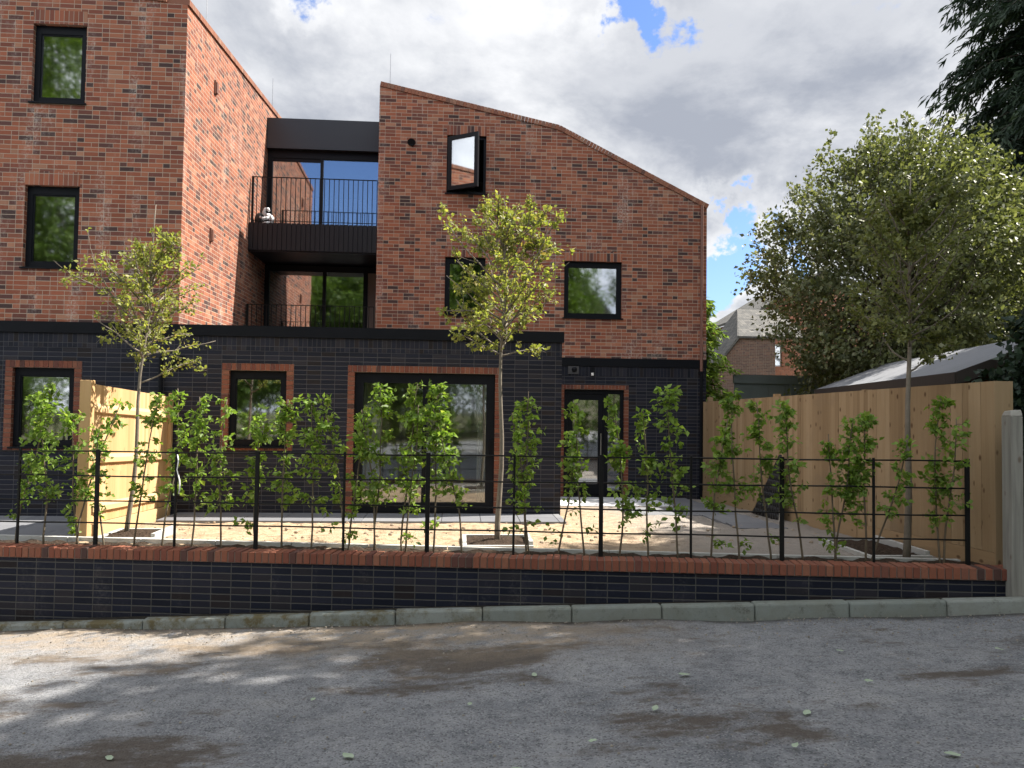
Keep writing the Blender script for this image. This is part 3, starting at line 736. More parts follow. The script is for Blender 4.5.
# recessed link: glazing, fascia, balcony
mb = MB(); mb.box(XL+.005, XR0-.005, 17.82, 24, 7.68, 8.38); part(mb, 'fascia', M['fascia'])
mb = MB(); mb.box(XL+.005, XR0-.005, 17.95, 18.05, 7.50, 7.675); mb.box(XL+.005, XL+.12, 17.95, 18.05, 5.64, 7.5); mb.box(-3.31, -3.25, 17.95, 18.05, 5.70, 7.5); mb.box(XR0-.07, XR0-.005, 17.95, 18.05, 5.64, 7.5); mb.box(XL+.12, XR0-.07, 17.95, 18.05, 5.64, 5.70)
mb.box(XL+.12, -3.31, 17.97, 18.03, 7.42, 7.5)
w = part(mb, 'upper_glazing', M['black']); pane(w, XL+.12, -3.31, 5.7, 7.42, 17.985); pane(w, -3.25, XR0-.07, 5.7, 7.5, 18.0)
mb = MB(); mb.box(XL+.005, XR0-.005, 17.95, 18.05, 4.86, 5.0); mb.box(XL+.005, XL+.11, 17.95, 18.05, 2.96, 4.86); mb.box(-3.2, -3.13, 17.95, 18.05, 3.0, 4.86); mb.box(-2.27, -2.17, 17.95, 18.05, 2.96, 4.86); mb.box(XL+.11, -2.27, 17.95, 18.05, 2.955, 3.0)
w = part(mb, 'lower_glazing', M['black']); pane(w, XL+.11, -3.2, 3.0, 4.86, 17.985); pane(w, -3.13, -2.27, 3.0, 4.86, 18.0)
mb = MB(); mb.box(-2.17, XR0-.005, 17.97, 18.04, 2.96, 4.86); part(mb, 'link_panel', M['panel'], w)
mb = MB(); mb.box(XL+.004, XR0-.004, 16.54, 18.06, 5.02, 5.62); mb.box(XL+.004, XR0-.004, 18.06, 24, 5.0, 5.5); bal = part(mb, 'balcony', M['clad'])
mb = MB(); n = 27; wd_ = (XR0-XL-.01)/n
for i in range(n):
    xa = XL+.005+i*wd_; mb.box(xa+.006, xa+wd_-.006, 16.5, 16.53, 5.05, 5.63)
mb.box(XL+.005, XR0-.005, 16.53, 16.539, 5.05, 5.62); part(mb, 'cladding', M['clad'], bal)
def rail_mb(z0, z1, y, xa, xb, side=None, n=None, rr=.007):
    mb = MB(); mb.box(xa, xb, y-.02, y+.02, z1-.012, z1); mb.box(xa, xb, y-.012, y+.012, z0+.06, z0+.072)
    n = n or int((xb-xa)/.1)
    for i in range(n+1):
        x = xa+.006+(xb-xa-.012)*i/n; mb.box(x-rr, x+rr, y-rr, y+rr, z0, z1-.013)
    mb.box(xa, xa+.04, y-.025, y+.025, z0, z1+.001)
    return mb
part(rail_mb(5.63, 6.64, 16.6, XL+.03, XR0-.02), 'railing', M['iron'], bal)
part(rail_mb(2.96, 3.88, 16.42, XL+.03, XR0-.02), 'terrace_railing', M['iron'])
# small fittings
mb = MB(); mb.tube([(-1.12, F2-.05, 7.46), (-1.12, F2+.02, 7.46)], .075, 16); mb.tube([(-1.12, F2-.075, 7.44), (-1.12, F2-.05, 7.46)], [.085, .075], 16); part(mb, 'vent_cowl', M['black'])
mb = MB(); mb.box(-4.6, -4.41, F1-.05, F1+.01, 2.33, 2.52)
for i in range(5): mb.box(-4.58, -4.43, F1-.06, F1-.05, 2.345+i*.035, 2.36+i*.035)
part(mb, 'wall_vent', M['black'])
mb = MB(); mb.tube([(-4.76, F1-.045, 2.5), (-4.76, F1-.045, .05)], .034, 10); part(mb, 'downpipe', M['black'])
mb = MB(); mb.box(2.33, 2.56, F2-.02, F2+.01, 2.53, 2.72); mb.ball((2.46, F2-.02, 2.625), .06, (1, .7, 1), 14, 8, 1); part(mb, 'bulkhead_light', [simple('grey_backplate', (.05,.05,.055), .5), M['black']])
mb = MB(); mb.box(2.815, 2.885, F2-.07, F2+.01, 2.56, 2.68); mb.tube([(2.85, F2-.055, 2.56), (2.85, F2-.055, 2.50)], .03, 10, 1); part(mb, 'spot_light', [M['black'], M['white']])
mb = MB(); mb.tube([(5.25, F2-.045, 6.28), (5.25, F2-.045, 2.6)], .034, 10); part(mb, 'downpipe', M['galv'])
mb = MB(); mb.tube([(5.25, F2-.045, 2.6), (5.25, F2-.045, -.15)], .034, 10); mb.box(5.2, 5.3, F2-.08, F2, 2.58, 2.63); part(mb, 'downpipe', M['black'])
for y_, z_ in ((14.08, 4.8), (14.11, 7.5)):
    mb = MB(); mb.box(XL-.01, XL+.03, y_-.05, y_+.05, z_-.12, z_+.12); mb.box(XL+.03, XL+.05, y_-.03, y_+.06, z_-.1, z_+.09); part(mb, 'air_brick', M['galv'])
for x_, y_, z_, h_ in ((-1.7, 17.5, 8.5, 1.35), (-4.7, 19, 8.7, 1.1), (-5.0, 15, 8.3, 1.3)):
    mb = MB(); mb.tube([(x_, y_, z_), (x_, y_, z_+h_)], [.010, .006], 6); part(mb, 'lightning_rod', simple('rod_metal', (.35,.35,.36), .4, .1, 5, 1))
# rooms behind the glass
mb = MB()
mb.box(-13.9, XG-.32, 17.5, 17.6, 0, 2.72); mb.box(-13.9, XG-.32, F1+.31, 17.5, -.3, .02, 1)                       # ground floor
mb.box(-2.05, -1.95, F1+.31, 17.5, .02, 2.72); mb.box(.85, .95, F1+.31, 17.5, .02, 2.72); mb.box(-13.9, XG-.32, F1+.35, 17.5, 2.66, 2.71)
mb.box(-1.2, -.2, 17.46, 17.5, .02, 2.1, 2)
mb.box(-13.9, XL-.31, 17.5, 17.6, 3.0, 8.0); mb.box(-13.9, XL-.31, F1+.31, 17.5, 5.5, 5.8, 0); mb.box(-13.9, XL-.31, F1+.31, 17.5, 2.96, 3.02, 1); mb.box(-5.2, -5.1, F1+.31, 17.5, 3.02, 8.0)
mb.box(XR0+.31, XR1-.31, 21, 21.1, -.3, 8.0); mb.box(XR0+.31, XR1-.31, F2+.31, 21, 5.5, 5.8); mb.box(XR0+.31, XR1-.31, F2+.31, 21, 2.96, 3.02, 1); mb.box(1.2, 1.3, F2+.31, 21, 3.02, 8.0)
mb.box(XG, XR1-.31, F2+.31, 21, -.3, -.15, 1); mb.box(XG, XG+.1, F2+.31, 21, -.15, 2.9)
mb.box(XL+.01, XR0-.01, 22, 22.1, 2.96, 7.68); mb.box(XL+.01, XR0-.01, 18.07, 22, 5.5, 5.63, 1)
part(mb, 'interior', [M['inner'], M['innerdark'], M['panel']])

# ornament on the balcony
o = thing('ornament', 'small white glazed figure on the balcony floor by the brick wall', 'ornament', (-4.22, 16.84, 5.622))
mb = MB(); mb.tube([(0,0,0),(0,0,.03),(0,0,.05)], [.13,.13,.10], 16); mb.build('base', M['whitefrost'], o, smooth=False)
mb = MB(); mb.tube([(.06,0,.04),(.10,0,.10),(.10,0,.17),(.05,0,.23),(-.02,-.02,.25),(-.06,-.03,.31),(-.03,-.03,.37),(.03,-.03,.38),(.05,-.03,.33)], [.035,.05,.06,.06,.05,.04,.04,.035,.025], 10)
mb.tube([(.05,-.03,.20),(-.06,-.06,.16),(-.14,-.06,.20)], [.04,.035,.02], 8); mb.tube([(.08,.02,.1),(0,-.05,.07),(-.08,-.05,.05)], [.04,.035,.03], 8); mb.build('figure', M['whitefrost'], o, smooth=True)
mb = MB(); mb.ball((-.16,.05,.16), .12, (1,1,1.3), 10, 7); mb.build('pot', M['membrane'], o, smooth=True)

# ------------------------------------------------------------------ fences
def board_fence(name, label, A, Bp, base, top, m, w=.10, side=1, gravel=.16, seams=(), parent_group=None):
    """A, Bp: world xy of the ends; base/top: functions of distance; boards face +side of the local y axis"""
    v = Vector((Bp[0]-A[0], Bp[1]-A[1], 0)); L = v.length; an = math.atan2(v.y, v.x)
    o = thing(name, label, 'fence', (A[0], A[1], 0), an)
    return o, L
# left: bright new panel seen from its rail side, running back from the planter
o = thing('timber_fence', 'bright new timber fence panel with rails, sunlit, left of the garden', 'fence', (-4.60, 9.86, 0), pi/2)
Lf = 12.62-9.86
tp = lambda s: 1.985-.045*s; bt = lambda s: gz(0, 9.86+s)
mb = MB(); n = int(Lf/.072)
for i in range(n):
    a = .11+i*(Lf-.11)/n; b = a+(Lf-.11)/n*1.0
    e = random.uniform(-.003, .003); mb.hexa([(a,.014+e,bt(a)+.17),(b-.012,.0+e,bt(b)+.17),(b-.012,.018+e,bt(b)+.17),(a,.024+e,bt(a)+.17),(a,.014+e,tp(a)),(b-.012,.0+e,tp(b)),(b-.012,.018+e,tp(b)),(a,.024+e,tp(a))])
mb.build('boards', M['larch'], o); mb = MB(); mb.hexa([(.1,.030,bt(0)+.1),(Lf,.030,bt(Lf)+.1),(Lf,.042,bt(Lf)+.1),(.1,.042,bt(0)+.1),(.1,.030,tp(0)-.02),(Lf,.030,tp(Lf)-.02),(Lf,.042,tp(Lf)-.02),(.1,.042,tp(0)-.02)]); mb.build('dark_backing', M['darkwood'], o)  # dark sheet behind the boards so the gaps between them read dark
for z in (1.68, 1.04, .42):
    mb = MB(); zz1 = lambda s: z-.04*s
    mb.hexa([(.1,-.032,zz1(0)-.05),(Lf,-.032,zz1(Lf)-.05),(Lf,0.0,zz1(Lf)-.06),(.1,0.0,zz1(0)-.06),(.1,-.032,zz1(0)+.01),(Lf,-.032,zz1(Lf)+.01),(Lf,0,zz1(Lf)+.06),(.1,0,zz1(0)+.06)]); mb.build('rail', M['larchx'], o)
mb = MB(); mb.hexa([(.1,-.04,bt(0)-.1),(Lf,-.04,bt(Lf)-.1),(Lf,-.008,bt(Lf)-.1),(.1,-.008,bt(0)-.1),(.1,-.04,bt(0)+.165),(Lf,-.04,bt(Lf)+.165),(Lf,-.008,bt(Lf)+.165),(.1,-.008,bt(0)+.165)]); mb.build('gravel_board', M['larchx'], o)
mb = MB(); mb.box(0, .10, -.05, .09, -.3, 2.02); mb.build('post', M['larch'], o, bevel=.006)
mb = MB(); mb.box(Lf-.09, Lf, -.05, -.001, -.3, 1.92); mb.build('post', M['larch'], o, bevel=.006)
# right: long knotty fence, boards facing the garden, in shade
A = Vector((5.57, 7.66, 0)); E_ = Vector((5.31, 16.46, 0)); v = E_-A; Lr = v.length
o = thing('timber_fence', 'long shaded knotty timber fence along the right of the garden', 'fence', A, math.atan2(v.y, v.x))
tp = lambda s: 2.085-.0135*s; bt = lambda s: .14-.030*s
mb = MB(); s = 0; k = 0; seam = 2.62
while s < Lr-.02:
    b = min(s+.098, Lr); 
    if s < seam < b: b = seam
    a = s; e = random.uniform(-.005, .005); g0 = .012 if abs(a-seam) < .01 else 0
    mb.hexa([(a+g0,0+e,bt(a)+.17),(b-.007,.012+e,bt(b)+.17),(b-.007,.026+e,bt(b)+.17),(a+g0,.02+e,bt(a)+.17),(a+g0,e,tp(a)),(b-.007,.012+e,tp(b)),(b-.007,.026+e,tp(b)),(a+g0,.02+e,tp(a))])
    s = b; k += 1
mb.build('boards', M['cedar'], o)
mb = MB()
for a, b in ((0, seam-.008), (seam+.008, 5.4), (5.41, Lr)):
    mb.hexa([(a,-.004,bt(a)-.12),(b,-.004,bt(b)-.12),(b,.03,bt(b)-.12),(a,.03,bt(a)-.12),(a,-.004,bt(a)+.166),(b,-.004,bt(b)+.166),(b,.03,bt(b)+.166),(a,.03,bt(a)+.166)])
mb.build('gravel_board', wood('knotty_gravel_board', [(.1, (.22,.145,.078)), (.5, (.31,.21,.118)), (1, (.38,.27,.155))], .8, 'X'), o)
for z in (.45, 1.1, 1.75):
    mb = MB(); mb.box(.0, Lr, -.07, -.008, z-.04, z+.04); mb.build('rail', M['cedar'], o)
mb = MB(); mb.box(-.022, -.001, -.175, .03, -.4, 2.085); mb.build('end_board', M['cedar'], o)
for s in (0, seam-.05, 5.4, Lr-.1):
    mb = MB(); mb.box(s, s+.1, -.17, -.072, -.4, 2.07); mb.build('post', M['cedar'], o)
# old grey post at the end of the planter wall
o = thing('gate_post', 'weathered grey timber post with chamfered top at right end of planter wall', 'post', (5.44+.035, 7.30, -.3), ang)
mb = MB(); w2 = .056
mb.hexa([(-w2,-.09,0),(w2,-.09,0),(w2,.09,0),(-w2,.09,0),(-w2,-.09,2.02),(w2,-.09,2.02),(w2,.09,2.02),(-w2,.09,2.02)])
mb.hexa([(-w2,-.09,2.021),(w2,-.09,2.021),(w2,.09,2.021),(-w2,.09,2.021),(-.045,-.06,2.075),(.052,-.07,2.085),(.052,.06,2.085),(-.045,.06,2.07)])
mb.build('shaft', M['greypost'], o, bevel=.008)
mb = MB(); mb.box(w2+.01, w2+1.9, -.02, .02, .1, 1.5)
dk = thing('gap_boarding', 'dark boarding put in for the shaded gap beyond the grey post at the right edge', 'fence', (5.50, 7.34, -.3), ang)
mb = MB()
for i in range(14): mb.box(.13+i*.14, .13+i*.14+.132, -.01+.008*(i % 2), .02+.008*(i % 2), .1, 1.98)
mb.build('boards', M['darkwood'], dk); mb = MB(); mb.box(.13, 2.09, .029, .08, .4, .5); mb.box(.13, 2.09, .029, .08, 1.4, 1.5); mb.build('rail', M['darkwood'], dk)  # dark boards stand in for the shade in the gap past the post

# estate railing along the planter
rl = thing('estate_railing', 'black metal estate railing with four bars standing in the planting bed', 'railing', (0, 8.4, 0), ang)
pxs = [-5.95, -5.01, -4.08, -3.16, -2.23, -1.25, -.33, .6, 1.52, 2.45, 3.37, 4.28, 5.19]
zb = lambda s: .095+.008*s
for i, z in enumerate((1.215, .94, .66, .41)):
    mb = MB(); a, b = sx(-9), sx(5.2); n = 24
    mb.tube([(a+(b-a)*k/n, 0, z+.0075*(a+(b-a)*k/n)+.004*sin(k*1.7+i*2)) for k in range(n+1)], .0085, 8); mb.build('rail', M['iron'], rl, smooth=True)
for i, X_ in enumerate([-8.7, -7.8, -6.9]+pxs):
    s_ = sx(X_); thick = (i % 2 == 1)
    mb = MB(); w2 = .023 if thick else .012
    mb.box(s_-w2, s_+w2, -.012, .012, -.15, 1.24+.0075*s_)
    if thick or X_ == 5.19: mb.box(s_-.03, s_+.03, -.018, .018, zb(s_)-.05, zb(s_)+.06)
    mb.build('post', M['iron'], rl, bevel=.003)
# white strap hanging on a railing post
o = MB(); s_ = sx(-3.16)
pts = [(.02,-.03,1.17),(.035,-.035,1.10),(.03,-.035,1.05),(.02,-.03,1.0),(.035,-.035,.95),(.055,-.04,.88),(.06,-.04,.80),(.05,-.035,.73)]
o.tube(pts, [.005,.007,.007,.006,.007,.008,.008,.006], 8)
st = o.build('cable', M['white'], smooth=True); st.location = (-3.16, 8.9, 0); tag(st, 'loose white cable hanging on a railing post right of bright fence', 'cable')

# black sheet folded against the right fence
o = thing('plastic_sheet', 'crumpled black plastic sheet propped in a point against the shaded fence', 'plastic sheet', (5.31, 12.30, 0))
mb = MB(); n = 10; z0_ = gz(5.2, 12.7)
for i in range(n):
    for j in range(n):
        def pt_(i, j):
            h = i/n; wy = (1-h)**1.0; y = -.06+.10*h+(j/n)*(1.02*wy+.09); x = -.02-.10*(1-h)*(.4+.6*j/n)-.012*sin(j*.9+i*.35)*(1-h)
            return (x, y, z0_+h*1.08)
        mb.quad(pt_(i,j), pt_(i,j+1), pt_(i+1,j+1), pt_(i+1,j))
sh = mb.build('sheet', M['membrane'], o, smooth=True); sm = sh.modifiers.new('Solidify', 'SOLIDIFY'); sm.thickness = .012
mb = MB(); mb.tube([(-.12,-.10,z0_),(-.08,-.05,z0_+.28),(-.07,-.02,z0_+.5)], .014, 8); mb.build('batten', M['pale'], o)

# ------------------------------------------------------------------ shed, painted boarding, far houses
def V3(*a): return Vector(a)
sd = thing('shed', 'long timber shed with grey felt roof behind the shaded fence', 'shed', (6.1, 9.09, 0))
e1, e2, r1, r2 = V3(0,0,2.26), V3(1.54,7.02,2.26), V3(1.72,1.45-.45,2.78), V3(2.60,7.55,2.80)
ax = (e2-e1).normalized(); ac = V3(ax.y, -ax.x, 0)      # across, towards +x
r1 = e1+ac*1.42+V3(0,0,.56); r2 = e2+ac*1.42+V3(0,0,.56); b1 = e1+ac*2.84; b2 = e2+ac*2.84
mb = MB(); T = V3(0,0,.05)
for a_, b_, c_, d_ in ((e1, e2, r2, r1), (r1, r2, b2, b1)):
    mb.hexa([tuple(k) for k in (a_-T, d_-T, c_-T, b_-T, a_, d_, c_, b_)])
mb.build('roof', M['felt'], sd)
mb = MB()
mb.hexa([tuple(k) for k in (e1-ac*.02-V3(0,0,.14), e1+ac*.0-V3(0,0,.14), e2+ac*.0-V3(0,0,.14), e2-ac*.02-V3(0,0,.14), e1-ac*.02-V3(0,0,.0), e1-V3(0,0,.0), e2-V3(0,0,.0), e2-ac*.02-V3(0,0,.0))])
for p_, q_ in ((e1, r1), (r1, b1)): mb.hexa([tuple(k) for k in (p_-ax*.025-V3(0,0,.16), q_-ax*.025-V3(0,0,.16), q_-V3(0,0,.16), p_-V3(0,0,.16), p_-ax*.025+V3(0,0,.005), q_-ax*.025+V3(0,0,.005), q_+V3(0,0,.005), p_+V3(0,0,.005))])
mb.build('fascia', M['darkwood'], sd)
mb = MB(); g1, g2, g3, g4 = e1+ac*.15+ax*.15, b1-ac*.15+ax*.15, b2-ac*.15-ax*.15, e2+ac*.15-ax*.15
for i in range(17):
    za = -.2+i*.14; zb_ = za+.136; q = [g1, g2, g3, g4]; o_ = .012*(1 if i % 1 == 0 else 0)
    lo = [V3(p.x, p.y, za) for p in q]; hi = [V3(p.x, p.y, zb_) for p in q]
    cx = (g1+g3)/2; lo = [p+(V3(p.x-cx.x, p.y-cx.y, 0).normalized())*.018 for p in lo]
    mb.hexa([tuple(p) for p in lo+hi])
mb.hexa([(g1.x,g1.y,2.19),(g2.x,g2.y,2.19),(g3.x,g3.y,2.19),(g4.x,g4.y,2.19)]+[tuple(V3(p.x,p.y,0)+V3(0,0,2.72)) for p in ((g1+g2)/2-ac*.02, (g1+g2)/2+ac*.02, (g3+g4)/2+ac*.02, (g3+g4)/2-ac*.02)])
mb.build('wall', M['shedwood'], sd)
gp = thing('painted_boarding', 'grey green painted board fence behind the shed and shaded fence', 'fence', (6.98, 19.2, 0), .03)
mb = MB()
for i in range(9): mb.box(i*.45, i*.45+.445, 0, .03, -.3, 2.5)
mb.build('boards', M['greenpaint'], gp); mb = MB(); mb.box(-.02, 4.07, -.035, .05, 2.5, 2.72); mb.build('top_rail', M['greenpaint'], gp); mb = MB(); mb.box(1.45, 1.53, -.03, -.001, -.3, 2.49); mb.build('post', M['greenpaint'], gp)

# far houses
h1 = thing('brick_house', 'brown brick house with pale slate roof beside the big building', 'house', (13.5, 36, 0))
mb = MB(); zt = lambda x: 3.7+max(0, min(1.55, x+1.6))*1.25
wall(mb, -2.6, 1.6, -.3, lambda x: 3.5 if x < -1.6 else (3.5+(x+1.6)*1.25 if x < -.1 else 5.4), 0, .3, breaks=(-1.6, -.1)); mb.box(-2.6, 1.6, .3, 7, -.3, 3.45); mb.build('wall', M['oldbrick'], h1)
mb = MB(); mb.hexa([(-.25,-.1,5.36),(3.2,-.1,5.36),(3.2,3.5,7.1),(1.0,3.5,7.1),(-.3,-.1,5.46),(3.2,-.1,5.46),(3.2,3.5,7.25),(1.0,3.5,7.25)]); mb.hexa([(-1.8,-.12,3.30),(-.2,-.12,5.36),(1.0,3.5,7.1),(-1.8,3.5,3.5),(-1.8,-.12,3.42),(-.25,-.12,5.47),(1.0,3.5,7.26),(-1.8,3.5,3.6)]); mb.build('roof', M['slate'], h1)
h2 = thing('brick_house', 'taller red brick house partly hidden behind the bushy tree', 'house', (17.8, 40, 0))
mb = MB(); wall(mb, -2.0, 5, -.3, lambda x: 7.1+max(0, x+2)*.62 if x < 1.5 else 9.27-(x-1.5)*.62, 0, .3, [(-1.15, -.65, 4.3, 5.5)], breaks=(1.5,)); mb.box(-2, 5, .31, 8, -.3, 7.0); mb.build('wall', M['oldred'], h2)
mb = MB(); mb.hexa([(-2.4,-.25,6.9),(1.5,-.25,9.3),(1.5,8.2,9.3),(-2.4,8.2,6.9),(-2.4,-.25,7.05),(1.5,-.25,9.47),(1.5,8.2,9.47),(-2.4,8.2,7.05)]); mb.hexa([(1.5,-.25,9.3),(5.4,-.25,6.9),(5.4,8.2,6.9),(1.5,8.2,9.3),(1.5,-.25,9.47),(5.4,-.25,7.05),(5.4,8.2,7.05),(1.5,8.2,9.47)]); mb.build('roof', M['slate'], h2)
mb = frame_mb(-1.15, -.65, 4.3, 5.5, .1, .06, .06, .06, .06); w = mb.build('window', M['white'], h2); mb = MB(); mb.box(-1.09, -.71, .12, .14, 4.36, 5.44); mb.build('pane', M['glass'], w)
# house across the road, seen only in the window reflections
h3 = thing('gabled_house', 'pale rendered gabled house across the road, reflected in windows', 'house', (9.6, -24, 0))
mb = MB(); wall(mb, -4, 4, -1, lambda x: 10.8-abs(x)*.95, 0, -.3, [(-.7,.7,4.6,6.0), (-2.6,-1.4,1.2,2.6), (1.4,2.6,1.2,2.6)], breaks=(0,)); mb.box(-4, 4, -9, -.31, -1, 6.9); mb.build('wall', M['pale'], h3)
mb = MB()
for s_ in (-1, 1): mb.hexa([(s_*4.4,.3,6.5),(0,.3,10.75),(0,-9.3,10.75),(s_*4.4,-9.3,6.5),(s_*4.4,.3,6.7),(0,.3,10.98),(0,-9.3,10.98),(s_*4.4,-9.3,6.7)])
mb.build('roof', M['slate'], h3)
for q in ((-.7,.7,4.6,6.0), (-2.6,-1.4,1.2,2.6), (1.4,2.6,1.2,2.6)):
    mb = MB(); a,b,c,d = q
    for z in ((a,b,c,c+.07),(a,b,d-.07,d),(a,a+.07,c+.07,d-.07),(b-.07,b,c+.07,d-.07)): mb.box(z[0],z[1],-.15,-.08,z[2],z[3])
    w = mb.build('window', M['white'], h3); mb = MB(); mb.box(a+.07,b-.07,-.13,-.11,c+.07,d-.07); mb.build('pane', M['glass'], w)

# ------------------------------------------------------------------ trees
def curve_pts(p, d, L, n, rng, wob, lift):
    pts = [np.array(p, float)]; d = np.array(d, float); d /= np.linalg.norm(d)
    for i in range(n):
        d = d+rng.normal(size=3)*wob+np.array((0, 0, lift)); d /= np.linalg.norm(d); pts.append(pts[-1]+d*L/n)
    return pts
def young_tree(label, loc, H, trunk_h, spread, seed, leaf, nleaf=5, lean=(0, 0), n_prim=26, leader=.5, lsize=.045, low=None, dens=1.0, tr=.035):
    rng = np.random.default_rng(seed); o = thing('young_tree', label, 'tree', loc, 0, 'young trees planted behind the railing')
    mb = MB(); n = 12
    tr_pts = [np.array((lean[0]*(k/n)+.02*sin(k*1.1+seed), lean[1]*(k/n)+.015*sin(k*.9), -.1+(H+.1)*k/n)) for k in range(n+1)]
    mb.tube(tr_pts, [tr*(1-.88*(k/n)**.9)+.002 for k in range(n+1)], 8); mb.build('trunk', M['bark'], o, smooth=True)
    def tp(z):
        k = min(max((z+.1)/(H+.1)*n, 0), n-1e-6); i = int(k); return tr_pts[i]*(1-k+i)+tr_pts[i+1]*(k-i)
    br = MB(); P = []; D = []
    def foliate(pts, dens_):
        for q in range(len(pts)-1):
            for _ in range(rng.poisson(dens_)):
                tt = rng.random(); p = pts[q]*(1-tt)+pts[q+1]*tt; dd = (pts[q+1]-pts[q]); dd = dd/np.linalg.norm(dd)
                m_ = rng.integers(2, 5); c = p+rng.normal(size=3)*.02
                for _ in range(m_): P.append(c+rng.normal(size=3)*.018); D.append(dd*.6+rng.normal(size=3)*.75)
    top = H-leader
    for i in range(n_prim):
        u_ = (i+rng.random()*.8)/n_prim; z = trunk_h+(top-trunk_h)*u_**1.1
        if i < 2 and low: z = low+.12*i
        az = i*2.4+rng.normal()*.35; prof = .25+.75*sin(pi*(.25+u_*.68)); L = spread*prof*rng.uniform(.6, 1.15)
        up = .42+.7*u_
        pts = curve_pts(tp(z), (cos(az), sin(az), up), L*1.25, 7, rng, .13, .03); br.tube(pts, [.011*(1-.8*k/7)+.002 for k in range(8)], 5)
        foliate(pts[2:], .9*dens)
        for s in range(int(rng.integers(4, 7))):
            k = rng.integers(2, 7); d0 = pts[k]-pts[k-1]; d0 = d0/np.linalg.norm(d0)+rng.normal(size=3)*.6
            tw = curve_pts(pts[k], d0, L*rng.uniform(.25, .55), 4, rng, .18, .04); br.tube(tw, [.005,.004,.003,.0025,.002], 4, cap=False); foliate(tw, nleaf*.36*dens)
    foliate([tp(top-.2), tp(top), tp(top+leader*.4)], 2.5*dens)
    c = br.build('branches', M['bark'], o, smooth=True)
    P = np.array(P); D = np.array(D); D[:,2] -= .1
    L = rng.uniform(.6, 1.25, len(P))*lsize
    leaves('crown', P, D, L, L*.36, leaf, o, rng, .35)
    return o
young_tree('slim young tree before the bright fence, pale leaves against red brick', (-4.18, 10.12, gz(-4.2,10.1)), 4.25, 2.2, .86, 11, M['pearleaf'], lean=(.26, 0), n_prim=38, leader=.75, lsize=.052, low=1.95, dens=.85, tr=.032)
young_tree('middle young tree in leaf before the sliding door frame', (.50, 9.45, gz(.5,9.4)), 4.15, 2.3, .86, 23, M['pearleaf'], lean=(.02, 0), n_prim=46, leader=.25, lsize=.056, low=None, dens=.88, tr=.036)
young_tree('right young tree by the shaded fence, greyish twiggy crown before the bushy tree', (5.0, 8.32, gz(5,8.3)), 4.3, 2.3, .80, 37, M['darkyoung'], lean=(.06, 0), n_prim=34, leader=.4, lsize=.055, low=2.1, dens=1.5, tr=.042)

# hedge of saplings
SAP = [(-5.12,9.35,1.93,1.5,'leafy hedge sapling leftmost in the row at the picture edge'),
(-4.77,9.29,1.76,1.5,'hedge sapling second from the left end of the row'),
(-4.38,9.23,1.77,1.2,'hedge sapling before the front post of the bright fence'),
(-4.04,9.17,1.42,.45,'short thin hedge sapling before bright fence, left of the slim tree trunk'),
(-3.69,9.12,1.83,.95,'hedge sapling right of the slim tree trunk, before the bright fence'),
(-3.37,9.07,1.89,1.0,'hedge sapling near the far end of the bright timber fence'),
(-3.01,9.01,1.78,.75,'leaning hedge sapling first to the right of the bright fence'),
(-2.67,8.96,1.76,1.15,'hedge sapling below the left jamb of the small ground floor window'),
(-2.27,8.89,1.57,1.3,'bushy hedge sapling below the middle of the small ground floor window'),
(-1.97,8.84,1.77,1.6,'dense hedge sapling below the right jamb of the small ground floor window'),
(-1.63,8.79,1.74,1.0,'hedge sapling on dark wall between small window and sliding door'),
(-1.26,8.73,1.80,1.0,'hedge sapling before the left brick jamb of the sliding door'),
(-.93,8.68,1.90,1.4,'hedge sapling before the left part of the left sliding pane'),
(-.61,8.63,1.95,1.5,'tall dense hedge sapling before the middle of the left sliding pane'),
(-.27,8.57,1.93,1.3,'hedge sapling before the central mullion of the sliding door'),
(.05,8.52,1.77,1.2,'hedge sapling before the right pane of the sliding door'),
(.76,8.41,1.88,1.1,'hedge sapling just right of the middle young tree trunk'),
(1.08,8.36,1.40,.35,'sparse short hedge sapling before the dark corner left of entrance door'),
(1.38,8.31,1.78,.8,'hedge sapling before the glass leaf of the entrance door'),
(1.74,8.25,1.75,.9,'hedge sapling before the right brick jamb of the entrance door'),
(2.05,8.20,1.72,1.1,'hedge sapling on dark wall first to the right of entrance door'),
(2.37,8.15,1.90,1.7,'tall bushy hedge sapling before the right corner of dark wall'),
(2.70,8.10,1.64,.7,'thin hedge sapling before the far end of the shaded fence'),
(3.00,8.05,1.91,.9,'tall hedge sapling before the shaded fence, left of the black sheet'),
(3.33,8.00,1.81,.9,'hedge sapling directly before the black plastic sheet'),
(3.66,7.95,1.84,.9,'hedge sapling before the shaded fence, first right of black sheet'),
(3.97,7.90,1.68,.8,'hedge sapling before the shaded fence, left of its board seam'),
(4.29,7.85,1.71,.9,'hedge sapling before the shaded fence, right of its board seam'),
(5.02,7.73,1.88,1.1,'forked hedge sapling rightmost in the row near the grey post')]
